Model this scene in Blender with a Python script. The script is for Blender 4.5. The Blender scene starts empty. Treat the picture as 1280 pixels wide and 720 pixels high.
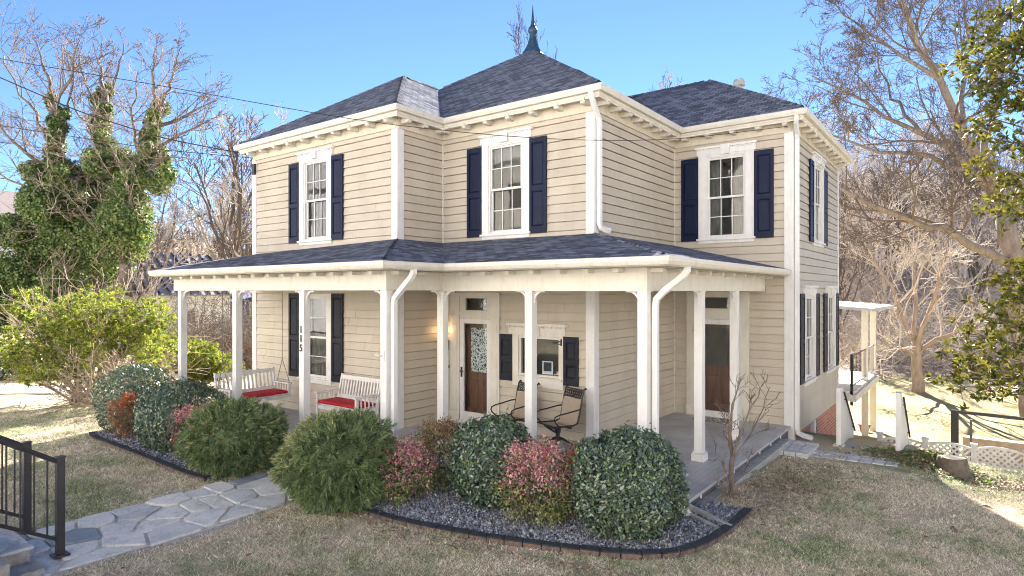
import bpy, math, random
import numpy as np

# ------------------------------------------------------------------ basics
scene = bpy.context.scene
COL = scene.collection
rad = math.radians
RV = np.array([.8, .6])          # lateral direction of the street front view
FV = np.array([-.6, .8])         # depth direction

def W(lat, dep, z=None):
    p = lat * RV + dep * FV
    return (float(p[0]), float(p[1])) if z is None else (float(p[0]), float(p[1]), z)

ORG = {}                          # world origin of every parent

def tag(o, label=None, cat=None, group=None, kind=None):
    if label: o['label'] = label
    if cat: o['category'] = cat
    if group: o['group'] = group
    if kind: o['kind'] = kind
    return o

def thing(name, loc, label, cat, group=None, local=False):
    o = bpy.data.objects.new(name, None)
    o.empty_display_size = .2
    COL.objects.link(o)
    if not local: o.location = loc
    ORG[o.name] = (0, 0, 0) if local else tuple(loc)
    return tag(o, label, cat, group)

def link(name, me, parent=None, org=(0, 0, 0)):
    o = bpy.data.objects.new(name, me)
    COL.objects.link(o)
    if parent is not None:
        o.parent = parent
        ORG[o.name] = ORG[parent.name]
    else:
        o.location = org
        ORG[o.name] = tuple(org)
    return o

def children(o):
    return [c for c in bpy.data.objects if c.parent == o]

def copy_tree(o, parent=None, kids=None):
    c = o.copy(); COL.objects.link(c)
    c.parent = parent
    for k in children(o):
        copy_tree(k, c)
    return c

class Fr:
    """frame on a wall: u along the wall, z up, d outwards"""
    def __init__(s, kind, c): s.k, s.c = kind, c
    def P(s, u, z, d):
        k, c = s.k, s.c
        if k == 'front': return (u, c - d, z)
        if k == 'back': return (u, c + d, z)
        if k == 'right': return (c + d, u, z)
        return (c - d, u, z)

class MB:
    def __init__(s): s.v, s.f, s.mi, s.m = [], [], [], 0
    def poly(s, pts):
        n = len(s.v); s.v += [tuple(map(float, p)) for p in pts]
        s.f.append(tuple(range(n, n + len(pts)))); s.mi.append(s.m)
    def hull(s, v, faces):
        v = [np.array(p, float) for p in v]
        c = sum(v) / len(v); n = len(s.v)
        s.v += [tuple(p) for p in v]
        for f in faces:
            a = [v[i] for i in f]
            nn = np.cross(a[1] - a[0], a[2] - a[0])
            if nn @ (sum(a) / len(a) - c) < 0: f = f[::-1]
            s.f.append(tuple(n + i for i in f)); s.mi.append(s.m)
    BF = [(0, 1, 2, 3), (4, 5, 6, 7), (0, 1, 5, 4), (1, 2, 6, 5), (2, 3, 7, 6), (3, 0, 4, 7)]
    def box(s, x0, x1, y0, y1, z0, z1):
        s.hull([(x0, y0, z0), (x1, y0, z0), (x1, y1, z0), (x0, y1, z0), (x0, y0, z1), (x1, y0, z1), (x1, y1, z1), (x0, y1, z1)], s.BF)
        return s
    def fbox(s, fr, u0, u1, z0, z1, d0, d1):
        P = fr.P
        s.hull([P(u0, z0, d0), P(u1, z0, d0), P(u1, z0, d1), P(u0, z0, d1), P(u0, z1, d0), P(u1, z1, d0), P(u1, z1, d1), P(u0, z1, d1)], s.BF)
        return s
    def ffrust(s, fr, u0, u1, z0, z1, d0, d1, i):
        P = fr.P
        s.hull([P(u0, z0, d0), P(u1, z0, d0), P(u1, z1, d0), P(u0, z1, d0), P(u0 + i, z0 + i, d1), P(u1 - i, z0 + i, d1), P(u1 - i, z1 - i, d1), P(u0 + i, z1 - i, d1)], s.BF)
        return s
    def prism(s, pts, ext):
        """closed polygon (3D points) extruded by vector"""
        n = len(pts); e = np.array(ext, float)
        a = [np.array(p, float) for p in pts]; b = [p + e for p in a]
        c = sum(a + b) / (2 * n)
        k = len(s.v); s.v += [tuple(p) for p in a + b]
        area = np.zeros(3)
        for i in range(n): area += np.cross(a[i], a[(i + 1) % n])
        flip = area @ e > 0
        f0 = list(range(n)); f1 = list(range(n, 2 * n))
        fs = [tuple(f0[::-1]) if flip else tuple(f0), tuple(f1) if flip else tuple(f1[::-1])]
        for i in range(n):
            j = (i + 1) % n
            q = (i, j, j + n, i + n)
            fs.append(q if flip else q[::-1])
        for f in fs: s.f.append(tuple(k + i for i in f)); s.mi.append(s.m)
        return s
    def tube(s, pts, r, n=6, cap=True):
        p = np.array(pts, float); K = len(p)
        r = np.full(K, r) if np.isscalar(r) else np.array(r, float)
        t = np.gradient(p, axis=0); t /= np.linalg.norm(t, axis=1)[:, None] + 1e-9
        ref = np.array([0, 0, 1.]) if abs(t[0][2]) < .9 else np.array([1., 0, 0])
        k = len(s.v)
        u = np.cross(t[0], ref); u /= np.linalg.norm(u)
        for i in range(K):
            u = u - (u @ t[i]) * t[i]; u /= np.linalg.norm(u) + 1e-9
            w = np.cross(t[i], u)
            for j in range(n):
                a = 2 * math.pi * (j + .5) / n
                s.v.append(tuple(p[i] + r[i] * (math.cos(a) * u + math.sin(a) * w)))
        for i in range(K - 1):
            for j in range(n):
                j2 = (j + 1) % n
                s.f.append((k + i * n + j, k + i * n + j2, k + (i + 1) * n + j2, k + (i + 1) * n + j)); s.mi.append(s.m)
        if cap:
            s.f.append(tuple(k + j for j in range(n))[::-1]); s.mi.append(s.m)
            s.f.append(tuple(k + (K - 1) * n + j for j in range(n))); s.mi.append(s.m)
        return s
    def lathe(s, c, prof, n=12, rot=0):
        k = len(s.v)
        for (r, z) in prof:
            for j in range(n):
                a = 2 * math.pi * j / n + rot
                s.v.append((c[0] + r * math.cos(a), c[1] + r * math.sin(a), c[2] + z))
        for i in range(len(prof) - 1):
            for j in range(n):
                j2 = (j + 1) % n
                s.f.append((k + i * n + j, k + i * n + j2, k + (i + 1) * n + j2, k + (i + 1) * n + j)); s.mi.append(s.m)
        s.f.append(tuple(k + j for j in range(n))[::-1]); s.mi.append(s.m)
        s.f.append(tuple(k + (len(prof) - 1) * n + j for j in range(n))); s.mi.append(s.m)
        return s
    def sheet(s, grid):
        """grid: list of rows of points"""
        k = len(s.v); R = len(grid); Cn = len(grid[0])
        for row in grid: s.v += [tuple(map(float, p)) for p in row]
        for i in range(R - 1):
            for j in range(Cn - 1):
                s.f.append((k + i * Cn + j, k + i * Cn + j + 1, k + (i + 1) * Cn + j + 1, k + (i + 1) * Cn + j)); s.mi.append(s.m)
        return s
    def build(s, name, mat, parent=None, org=None, smooth=False, bevel=0):
        if parent is not None: o = ORG[parent.name]
        elif org is not None: o = org
        else:
            a = np.array(s.v); o = (float(a[:, 0].mean()), float(a[:, 1].mean()), float(a[:, 2].min()))
        me = bpy.data.meshes.new(name)
        ov = np.array(o)
        me.from_pydata([tuple(np.array(p) - ov) for p in s.v], [], s.f)
        mats = mat if isinstance(mat, (list, tuple)) else [mat]
        for m in mats: me.materials.append(m)
        if len(mats) > 1: me.polygons.foreach_set('material_index', s.mi)
        if smooth: me.polygons.foreach_set('use_smooth', [True] * len(me.polygons))
        uv = me.uv_layers.new(name='UVMap').data
        V = s.v
        for p in me.polygons:
            n = p.normal
            if abs(n.z) > .98: ax, ay = np.array([1., 0, 0]), np.array([0, 1., 0])
            else:
                h = math.hypot(n.x, n.y); ax = np.array([-n.y / h, n.x / h, 0]); ay = np.cross(np.array(n), ax)
            for li in p.loop_indices:
                q = V[me.loops[li].vertex_index]
                uv[li].uv = (q[0] * ax[0] + q[1] * ax[1], q[0] * ay[0] + q[1] * ay[1] + q[2] * ay[2])
        me.update()
        ob = link(name, me, parent, o)
        if bevel:
            b = ob.modifiers.new('edge', 'BEVEL'); b.width = bevel; b.segments = 2; b.limit_method = 'ANGLE'
        return ob

def np_mesh(name, verts, faces, mats, parent=None, org=(0, 0, 0), midx=None, smooth=False):
    """verts (N,3), faces list of int arrays (M,k)"""
    o = np.array(ORG[parent.name] if parent is not None else org)
    me = bpy.data.meshes.new(name)
    v = np.ascontiguousarray(verts - o, dtype=np.float32)
    me.vertices.add(len(v)); me.vertices.foreach_set('co', v.ravel())
    li = np.concatenate([f.ravel() for f in faces]).astype(np.int32)
    cnt = np.concatenate([np.full(len(f), f.shape[1]) for f in faces]).astype(np.int32)
    st = np.concatenate([[0], np.cumsum(cnt)[:-1]]).astype(np.int32)
    me.loops.add(len(li)); me.loops.foreach_set('vertex_index', li)
    me.polygons.add(len(cnt)); me.polygons.foreach_set('loop_start', st); me.polygons.foreach_set('loop_total', cnt)
    for m in (mats if isinstance(mats, (list, tuple)) else [mats]): me.materials.append(m)
    if midx is not None: me.polygons.foreach_set('material_index', np.asarray(midx, dtype=np.int32))
    if smooth: me.polygons.foreach_set('use_smooth', np.ones(len(cnt), dtype=bool))
    me.update(calc_edges=True); me.validate()
    return link(name, me, parent, tuple(float(x) for x in o))

# ------------------------------------------------------------------ materials
class NT:
    def __init__(s, name):
        s.m = bpy.data.materials.new(name); s.m.use_nodes = True
        s.t = s.m.node_tree; s.n = s.t.nodes; s.n.clear()
        s.out = s.n.new('ShaderNodeOutputMaterial')
    def new(s, typ, **kw):
        nd = s.n.new('ShaderNode' + typ)
        for k, v in kw.items():
            if hasattr(nd, k) and not k[0].isupper(): setattr(nd, k, v)
        return nd
    def ln(s, a, b): s.t.links.new(a, b)
    def noise(s, scale, vec=None, detail=4, rough=.6, dim='3D'):
        nd = s.new('TexNoise'); nd.inputs['Scale'].default_value = scale
        nd.inputs['Detail'].default_value = detail; nd.inputs['Roughness'].default_value = rough
        if vec is not None: s.ln(vec, nd.inputs['Vector'])
        return nd.outputs['Fac']
    def ramp(s, fac, stops):
        nd = s.new('ValToRGB'); e = nd.color_ramp.elements
        while len(e) < len(stops): e.new(.5)
        for i, (p, c) in enumerate(stops):
            e[i].position = p; e[i].color = (*c, 1) if len(c) == 3 else c
        s.ln(fac, nd.inputs['Fac']); return nd.outputs['Color']
    def mix(s, fac, a, b, mode='MIX'):
        nd = s.new('Mix'); nd.data_type = 'RGBA'; nd.blend_type = mode
        if isinstance(fac, (int, float)): nd.inputs[0].default_value = fac
        else: s.ln(fac, nd.inputs[0])
        for sock, v in ((nd.inputs[6], a), (nd.inputs[7], b)):
            if isinstance(v, tuple): sock.default_value = (*v, 1) if len(v) == 3 else v
            else: s.ln(v, sock)
        return nd.outputs[2]
    def math(s, op, a, b=None, clamp=False):
        nd = s.new('Math'); nd.operation = op; nd.use_clamp = clamp
        for i, v in enumerate((a, b)):
            if v is None: continue
            if isinstance(v, (int, float)): nd.inputs[i].default_value = v
            else: s.ln(v, nd.inputs[i])
        return nd.outputs[0]
    def obj(s): return s.new('TexCoord').outputs['Object']
    def uv(s): return s.new('TexCoord').outputs['UV']
    def pos(s): return s.new('NewGeometry').outputs['Position']
    def island(s): return s.new('NewGeometry').outputs['Random Per Island']
    def bump(s, h, strength=.3, dist=.01):
        nd = s.new('Bump'); nd.inputs['Strength'].default_value = strength; nd.inputs['Distance'].default_value = dist
        s.ln(h, nd.inputs['Height']); return nd.outputs['Normal']
    def bsdf(s, col, rough=.6, normal=None, metal=0, spec=.5, coat=0):
        b = s.new('BsdfPrincipled')
        if isinstance(col, tuple): b.inputs['Base Color'].default_value = (*col, 1)
        else: s.ln(col, b.inputs['Base Color'])
        if isinstance(rough, (int, float)): b.inputs['Roughness'].default_value = rough
        else: s.ln(rough, b.inputs['Roughness'])
        b.inputs['Metallic'].default_value = metal
        b.inputs['Specular IOR Level'].default_value = spec
        b.inputs['Coat Weight'].default_value = coat
        if normal is not None: s.ln(normal, b.inputs['Normal'])
        return b.outputs[0]
    def done(s, sh): s.ln(sh, s.out.inputs['Surface']); return s.m

def paint(name, c, rough=.5, var=.08, scale=6, bump=.05, spec=.4, grime=0):
    t = NT(name); p = t.pos()
    n = t.noise(scale, p, 5)
    lo = tuple(x * (1 - var) for x in c); hi = tuple(min(.95, x * (1 + var)) for x in c)
    col = t.ramp(n, [(.3, lo), (.7, hi)])
    if grime:
        mp = t.new('Mapping'); mp.inputs['Scale'].default_value = (5, 5, .8); t.ln(p, mp.inputs['Vector'])
        col = t.mix(grime, col, t.ramp(t.noise(2.2, mp.outputs[0], 7, .7), [(.34, (.62, .58, .50)), (.52, (1, 1, 1))]), 'MULTIPLY')
    return t.done(t.bsdf(col, rough, t.bump(t.noise(60, p, 3), bump, .004), spec=spec))

def leafmat(name, cols, rough=.42, trans=.25, tcol=None, spec=.5, clump=9):
    """cols: list of colours picked per leaf"""
    t = NT(name)
    st = [(i / max(1, len(cols) - 1), c) for i, c in enumerate(cols)]
    col = t.ramp(t.island(), st)
    col = t.mix(1, col, t.ramp(t.noise(clump, t.pos(), 3, .6), [(.32, (.55, .58, .6)), (.5, (1, 1, 1)), (.68, (1.45, 1.4, 1.25))]), 'MULTIPLY')
    b = t.bsdf(col, rough, spec=spec)
    tr = t.new('BsdfTranslucent')
    if tcol: tr.inputs[0].default_value = (*tcol, 1)
    else: t.ln(t.mix(1, col, (1.0, 1.0, .5), 'MULTIPLY'), tr.inputs[0])
    mx = t.new('MixShader'); mx.inputs[0].default_value = trans
    t.ln(b, mx.inputs[1]); t.ln(tr.outputs[0], mx.inputs[2])
    return t.done(mx.outputs[0])

M = {}
def siding_mat():
    t = NT('vinyl_siding'); p = t.pos()
    col = t.ramp(t.island(), [(0, (.435, .385, .315)), (1, (.475, .42, .345))])
    mp = t.new('Mapping'); mp.inputs['Scale'].default_value = (1, 1, .35); t.ln(p, mp.inputs['Vector'])
    d = t.ramp(t.noise(2.2, mp.outputs[0], 6), [(.32, (.70, .69, .65)), (.55, (1, 1, 1))])
    col = t.mix(.38, col, d, 'MULTIPLY')
    mp2 = t.new('Mapping'); mp2.inputs['Scale'].default_value = (3, 3, 40); t.ln(p, mp2.inputs['Vector'])
    return t.done(t.bsdf(col, .5, t.bump(t.noise(2, mp2.outputs[0], 3), .12, .004), spec=.35))
M['siding'] = siding_mat()
M['trim'] = paint('white_trim_paint', (.62, .61, .60), .45, .05, 5, grime=.26)
M['cream'] = paint('cream_trim_paint', (.51, .46, .38), .5, .05, 4, grime=.26)
M['creamw'] = paint('pale_cream_trim_paint', (.57, .54, .485), .5, .05, 5, grime=.26)
M['navy'] = paint('dark_navy_shutter_paint', (.006, .0105, .034), .45, .25, 9, spec=.14)
M['charcoal'] = paint('charcoal_shutter_paint', (.017, .019, .028), .5, .25, 9, spec=.14)
M['blackmetal'] = paint('black_metal', (.018, .018, .02), .4, .2, 20)
M['bronze'] = paint('dark_bronze_metal', (.035, .032, .036), .38, .15, 20)
M['red'] = paint('red_cushion_fabric', (.42, .012, .03), .8, .2, 14, .3)
M['whitewood'] = paint('white_painted_wood', (.66, .64, .62), .55, .1, 8, grime=.3)
M['woodfence'] = paint('weathered_fence_wood', (.35, .2, .12), .8, .3, 6)
M['patina'] = paint('dark_patina_metal', (.022, .05, .085), .45, .3, 12)
M['concrete'] = paint('weathered_concrete', (.34, .33, .31), .85, .25, 9, .5)
M['pinkroof'] = paint('far_roof', (.33, .265, .24), .8, .1, 3)
M['bluewall'] = paint('dark_blue_tarp', (.02, .03, .14), .6, .3, 3)
M['whitewall'] = paint('white_house_wall', (.79, .78, .77), .6, .05, 3)
M['bouncewall'] = paint('pale_yellow_bounce_wall', (.78, .74, .65), .6, .05, 3)  # pale wall and roof for the unseen houses added to bounce light
M['bounceroof'] = paint('pale_bounce_roof', (.74, .73, .72), .6, .05, 3)
M['soil'] = paint('mulch_soil', (.07, .05, .04), .9, .4, 14, .8)
M['wire'] = paint('weathered_cable', (.045, .04, .035), 1, .1, 3, spec=0)
M['rust'] = paint('pale_brown_steel', (.13, .11, .10), .6, .2, 9)
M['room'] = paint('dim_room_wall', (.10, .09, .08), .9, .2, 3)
M['pot'] = paint('terracotta', (.24, .06, .05), .8, .2, 10)
M['sling'] = paint('taupe_sling_mesh', (.33, .27, .21), .8, .15, 40, .3)
M['downspout'] = paint('white_aluminium', (.66, .655, .65), .4, .04, 4, grime=.25)

def roof_mat():
    t = NT('asphalt_shingles'); uv = t.uv()
    br = t.new('TexBrick'); t.ln(uv, br.inputs['Vector'])
    br.inputs['Color1'].default_value = (.115, .122, .142, 1); br.inputs['Color2'].default_value = (.265, .275, .305, 1)
    br.inputs['Mortar'].default_value = (.02, .02, .025, 1)
    br.inputs['Scale'].default_value = 1; br.inputs['Mortar Size'].default_value = .006
    br.inputs['Brick Width'].default_value = .2; br.inputs['Row Height'].default_value = .12; br.inputs['Mortar Smooth'].default_value = .3
    br.inputs['Bias'].default_value = -.1
    n = t.noise(2.5, t.pos(), 5)
    col = t.mix(.4, br.outputs['Color'], t.ramp(n, [(.3, (.6, .61, .64)), (.7, (1.4, 1.34, 1.35))]), 'MULTIPLY')
    g = t.noise(220, t.pos(), 2)
    col = t.mix(.35, col, t.ramp(g, [(.3, (.3, .3, .3)), (.7, (1.9, 1.9, 1.9))]), 'MULTIPLY')
    sx = t.new('SeparateXYZ'); t.ln(uv, sx.inputs[0])
    saw = t.math('FRACT', t.math('DIVIDE', sx.outputs[1], .12))
    h = t.math('ADD', t.math('MULTIPLY', saw, -1.0), t.math('MULTIPLY', g, .35))
    h = t.math('ADD', h, t.math('MULTIPLY', br.outputs['Fac'], -.4))
    return t.done(t.bsdf(col, 1, t.bump(h, .9, .014), spec=0))
M['roof'] = roof_mat()

def brick_mat():
    t = NT('red_brick'); uv = t.uv()
    br = t.new('TexBrick'); t.ln(uv, br.inputs['Vector'])
    br.inputs['Color1'].default_value = (.40, .105, .05, 1); br.inputs['Color2'].default_value = (.52, .18, .09, 1)
    br.inputs['Mortar'].default_value = (.4, .36, .32, 1)
    br.inputs['Scale'].default_value = 1; br.inputs['Mortar Size'].default_value = .009
    br.inputs['Brick Width'].default_value = .215; br.inputs['Row Height'].default_value = .075
    h = t.math('ADD', t.math('MULTIPLY', br.outputs['Fac'], -1), t.math('MULTIPLY', t.noise(40, t.pos()), .4))
    return t.done(t.bsdf(br.outputs['Color'], .85, t.bump(h, .6, .01)))
M['brick'] = brick_mat()

def porchfloor_mat():
    t = NT('grey_porch_paint'); p = t.pos()
    col = t.ramp(t.noise(1.6, p, 7, .65), [(.3, (.30, .30, .31)), (.55, (.40, .40, .41)), (.75, (.48, .48, .485))])
    sx = t.new('SeparateXYZ'); t.ln(p, sx.inputs[0])
    fr = t.math('FRACT', t.math('DIVIDE', sx.outputs[0], .09))
    gap = t.math('LESS_THAN', fr, .06)
    col = t.mix(t.math('MULTIPLY', gap, .45), col, (.06, .06, .07))
    r = t.ramp(t.noise(3, p, 5), [(.3, (.38, .38, .38)), (.7, (.6, .6, .6))])
    return t.done(t.bsdf(col, r, t.bump(t.math('MULTIPLY', gap, -1), .5, .004)))
M['floor'] = porchfloor_mat()

def glass_mat(name, tint=(.9, .95, .95), refl=1.0):
    t = NT(name)
    fr = t.new('Fresnel'); fr.inputs['IOR'].default_value = 1.75
    f = t.math('MULTIPLY', fr.outputs[0], 1.6 * refl, True)
    tr = t.new('BsdfTransparent'); tr.inputs[0].default_value = (*tint, 1)
    gl = t.new('BsdfGlossy'); gl.inputs['Roughness'].default_value = .015
    w = t.noise(1.3, t.pos(), 2)
    t.ln(t.bump(w, .12, .02), gl.inputs['Normal'])
    mx = t.new('MixShader'); t.ln(f, mx.inputs[0]); t.ln(tr.outputs[0], mx.inputs[1]); t.ln(gl.outputs[0], mx.inputs[2])
    return t.done(mx.outputs[0])
M['glass'] = glass_mat('window_glass', refl=.5)

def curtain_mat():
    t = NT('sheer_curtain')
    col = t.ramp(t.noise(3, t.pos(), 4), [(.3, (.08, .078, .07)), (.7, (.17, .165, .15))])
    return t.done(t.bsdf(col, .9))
M['curtain'] = curtain_mat()

def lace_mat():
    t = NT('leaded_lace_glass'); p = t.pos()
    v = t.new('TexVoronoi'); v.inputs['Scale'].default_value = 17; v.feature = 'DISTANCE_TO_EDGE'
    n = t.new('TexNoise'); n.inputs['Scale'].default_value = 4; t.ln(p, n.inputs['Vector'])
    vm = t.new('VectorMath'); vm.operation = 'ADD'; t.ln(p, vm.inputs[0])
    vs = t.new('VectorMath'); vs.operation = 'SCALE'; t.ln(n.outputs['Color'], vs.inputs[0]); vs.inputs['Scale'].default_value = .25
    t.ln(vs.outputs[0], vm.inputs[1]); t.ln(vm.outputs[0], v.inputs['Vector'])
    col = t.ramp(v.outputs['Distance'], [(.0, (.8, .82, .82)), (.10, (.6, .62, .62)), (.16, (.16, .17, .18)), (.35, (.06, .065, .07))])
    return t.done(t.bsdf(col, .15))
M['lace'] = lace_mat()

def wood_mat(name, a, b, sc=(14, 14, 1.2)):
    t = NT(name); mp = t.new('Mapping'); mp.inputs['Scale'].default_value = sc; t.ln(t.pos(), mp.inputs['Vector'])
    col = t.ramp(t.noise(2, mp.outputs[0], 6), [(.3, a), (.7, b)])
    return t.done(t.bsdf(col, .4))
M['doorwood'] = wood_mat('stained_door_wood', (.11, .045, .028), (.22, .095, .055))

def lawn_mat():
    t = NT('winter_lawn'); p = t.pos()
    n1 = t.noise(.55, p, 5); n2 = t.noise(3.5, p, 6, .7); n3 = t.noise(45, p, 4, .8)
    dry = t.ramp(n3, [(.25, (.26, .21, .15)), (.5, (.48, .41, .30)), (.75, (.62, .55, .43))])
    grn = t.ramp(n3, [(.25, (.08, .11, .04)), (.75, (.24, .29, .13))])
    f = t.math('ADD', t.math('MULTIPLY', n1, .55), t.math('MULTIPLY', n2, .45))
    col = t.mix(t.ramp(f, [(.46, (0, 0, 0)), (.59, (.75, .75, .75))]), dry, grn)
    soil = t.ramp(t.noise(1.7, p, 7, .75), [(.30, (1, 1, 1)), (.40, (0, 0, 0))])
    col = t.mix(t.math('MULTIPLY', soil, .7), col, (.12, .085, .06))
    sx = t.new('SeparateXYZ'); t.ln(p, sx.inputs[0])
    sun_yel = t.ramp(t.math('MULTIPLY', sx.outputs[1], .05), [(.66, (0, 0, 0)), (.78, (1, 1, 1))])  # dry back lawn; the yellow of warm sunlight is mixed into its colour
    col = t.mix(t.math('MULTIPLY', sun_yel, .75), col, t.ramp(n2, [(.3, (.22, .18, .07)), (.7, (.42, .345, .15))]))
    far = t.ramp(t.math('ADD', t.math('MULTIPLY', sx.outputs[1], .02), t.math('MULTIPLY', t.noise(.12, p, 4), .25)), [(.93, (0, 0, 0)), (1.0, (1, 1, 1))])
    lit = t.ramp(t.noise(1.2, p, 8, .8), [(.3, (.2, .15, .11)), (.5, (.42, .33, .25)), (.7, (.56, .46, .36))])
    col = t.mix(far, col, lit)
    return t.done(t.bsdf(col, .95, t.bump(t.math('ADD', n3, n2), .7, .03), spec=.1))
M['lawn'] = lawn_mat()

def grass_mat():
    t = NT('grass_blades'); p = t.pos(); r = t.island()
    n1 = t.noise(.55, p, 5); n2 = t.noise(3.5, p, 6, .7)
    dry = t.ramp(r, [(0, (.22, .16, .11)), (.25, (.50, .43, .32)), (.55, (.72, .65, .52)), (.85, (.84, .79, .68)), (1, (.50, .36, .25))])
    grn = t.ramp(r, [(0, (.06, .09, .04)), (.5, (.22, .30, .13)), (.8, (.36, .42, .22)), (1, (.7, .65, .48))])
    f = t.math('ADD', t.math('MULTIPLY', n1, .55), t.math('MULTIPLY', n2, .45))
    col = t.mix(t.ramp(f, [(.45, (0, 0, 0)), (.58, (.85, .85, .85))]), dry, grn)
    col = t.mix(1, col, t.ramp(t.noise(26, p, 3, .7), [(.30, (.40, .38, .36)), (.43, (1, 1, 1)), (.62, (1.45, 1.42, 1.38))]), 'MULTIPLY')
    b = t.bsdf(col, .8, spec=.2)
    tr = t.new('BsdfTranslucent'); t.ln(col, tr.inputs[0])
    mx = t.new('MixShader'); mx.inputs[0].default_value = .25; t.ln(b, mx.inputs[1]); t.ln(tr.outputs[0], mx.inputs[2])
    return t.done(mx.outputs[0])
M['grass'] = grass_mat()

def flag_mat():
    t = NT('flagstone'); p = t.pos()
    n = t.new('TexNoise'); n.inputs['Scale'].default_value = 2; t.ln(p, n.inputs['Vector'])
    vs = t.new('VectorMath'); vs.operation = 'SCALE'; t.ln(n.outputs['Color'], vs.inputs[0]); vs.inputs['Scale'].default_value = .4
    vm = t.new('VectorMath'); vm.operation = 'ADD'; t.ln(p, vm.inputs[0]); t.ln(vs.outputs[0], vm.inputs[1])
    mp = t.new('Mapping'); mp.inputs['Scale'].default_value = (2.9, 2.2, 0); t.ln(vm.outputs[0], mp.inputs['Vector'])
    v = t.new('TexVoronoi'); v.feature = 'DISTANCE_TO_EDGE'; v.inputs['Scale'].default_value = 1; t.ln(mp.outputs[0], v.inputs['Vector'])
    c = t.new('TexVoronoi'); c.inputs['Scale'].default_value = 1; t.ln(mp.outputs[0], c.inputs['Vector'])
    sx = t.new('SeparateColor'); t.ln(c.outputs['Color'], sx.inputs[0])
    st = t.ramp(sx.outputs[0], [(0, (.17, .20, .23)), (.12, (.21, .25, .28)), (.2, (.46, .47, .48)), (.5, (.60, .60, .59)), (.8, (.68, .67, .64)), (1, (.55, .55, .56))])
    st = t.mix(.6, st, t.ramp(t.noise(9, p, 6, .7), [(.3, (.6, .6, .62)), (.7, (1.15, 1.13, 1.1))]), 'MULTIPLY')
    edge = t.ramp(v.outputs['Distance'], [(.03, (1, 1, 1)), (.055, (0, 0, 0))])
    col = t.mix(edge, st, t.ramp(t.noise(22, p, 5), [(.35, (.42, .37, .31)), (.65, (.66, .60, .53))]))
    h = t.math('SUBTRACT', t.math('MULTIPLY', t.noise(18, p, 5), .5), edge)
    return t.done(t.bsdf(col, .7, t.bump(h, .8, .02)))
M['flag'] = flag_mat()

def stone_mat(name, a, b, sc=6):
    t = NT(name); p = t.pos()
    col = t.ramp(t.noise(sc, p, 8, .7), [(.3, a), (.7, b)])
    return t.done(t.bsdf(col, .85, t.bump(t.noise(sc * 4, p, 6), .7, .02)))
M['stone'] = stone_mat('grey_rubble_stone', (.18, .17, .16), (.48, .44, .40))
M['paver'] = stone_mat('grey_paver', (.38, .38, .38), (.58, .57, .56), 9)
M['edgebrick'] = stone_mat('edging_block', (.06, .05, .05), (.22, .15, .11), 14)
M['edgetop'] = stone_mat('edging_cap', (.012, .014, .02), (.035, .04, .055), 20)
M['stump'] = stone_mat('stump_wood', (.065, .05, .04), (.19, .15, .115), 12)

def island_mat(name, cols, rough=.7, spec=.4):
    t = NT(name); st = [(i / (len(cols) - 1), c) for i, c in enumerate(cols)]
    return t.done(t.bsdf(t.ramp(t.island(), st), rough, spec=spec))
M['gravel'] = island_mat('slate_gravel', [(.07, .078, .10), (.14, .15, .185), (.24, .25, .29), (.45, .46, .48), (.10, .105, .135)], .6)
M['litter'] = island_mat('dry_leaf', [(.22, .14, .09), (.32, .24, .16), (.16, .10, .07), (.42, .34, .25)], .8)

def bark(name, a, b, sc=5):
    t = NT(name); mp = t.new('Mapping'); mp.inputs['Scale'].default_value = (1, 1, .3); t.ln(t.pos(), mp.inputs['Vector'])
    n = t.noise(sc, mp.outputs[0], 6, .7)
    return t.done(t.bsdf(t.ramp(n, [(.3, a), (.7, b)]), .9, t.bump(n, .8, .03), spec=.2))
M['bark'] = bark('grey_bark', (.10, .08, .065), (.25, .20, .165))
M['barktan'] = bark('tan_bark', (.22, .165, .125), (.44, .35, .28))
M['barkmid'] = bark('grey_brown_bark', (.15, .12, .10), (.34, .28, .24))
M['twig'] = bark('thin_twigs', (.10, .078, .06), (.22, .17, .135), 3)
M['twigtan'] = bark('tan_brush_twigs', (.42, .35, .285), (.70, .61, .51), 2)

M['camellia'] = leafmat('camellia_leaf', [(.045, .08, .055), (.09, .14, .095), (.13, .18, .11), (.065, .105, .08)], .33, .1, spec=.8, clump=15)
M['camelliay'] = leafmat('camellia_young_leaf', [(.12, .19, .05), (.18, .25, .07)], .35, .2)
M['cypress'] = leafmat('cypress_needles', [(.085, .14, .07), (.14, .20, .095), (.19, .25, .11), (.25, .30, .15)], .55, .2, spec=.35, clump=22)
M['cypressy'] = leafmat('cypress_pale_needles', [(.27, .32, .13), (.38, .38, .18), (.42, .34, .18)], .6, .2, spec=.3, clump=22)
M['nandgreen'] = leafmat('nandina_green_leaf', [(.09, .16, .06), (.17, .24, .09), (.30, .32, .12), (.42, .32, .15)], .45, .25)
M['nandpink'] = leafmat('nandina_pink_leaf', [(.56, .20, .28), (.66, .32, .40), (.50, .14, .19), (.70, .48, .46), (.60, .26, .30)], .5, .25)
M['nandred'] = leafmat('nandina_red_leaf', [(.55, .10, .03), (.42, .14, .06), (.30, .09, .05)], .5, .3)
M['nandbrown'] = leafmat('nandina_bronze_leaf', [(.28, .13, .10), (.24, .18, .09), (.36, .2, .15)], .5, .25)
M['goldbush'] = leafmat('golden_evergreen_leaf', [(.09, .14, .035), (.17, .23, .06), (.29, .32, .075), (.44, .42, .11)], .5, .48, spec=.3, clump=2.2)
M['ivy'] = leafmat('ivy_leaf', [(.06, .105, .045), (.11, .18, .065), (.19, .25, .08), (.25, .27, .11)], .4, .36, spec=.3, clump=1.6)
M['magnolia'] = leafmat('magnolia_leaf', [(.02, .045, .014), (.04, .075, .02), (.08, .11, .025), (.16, .09, .035)], 5e-1, .17, tcol=(.42, .36, .04), spec=.1)

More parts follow.
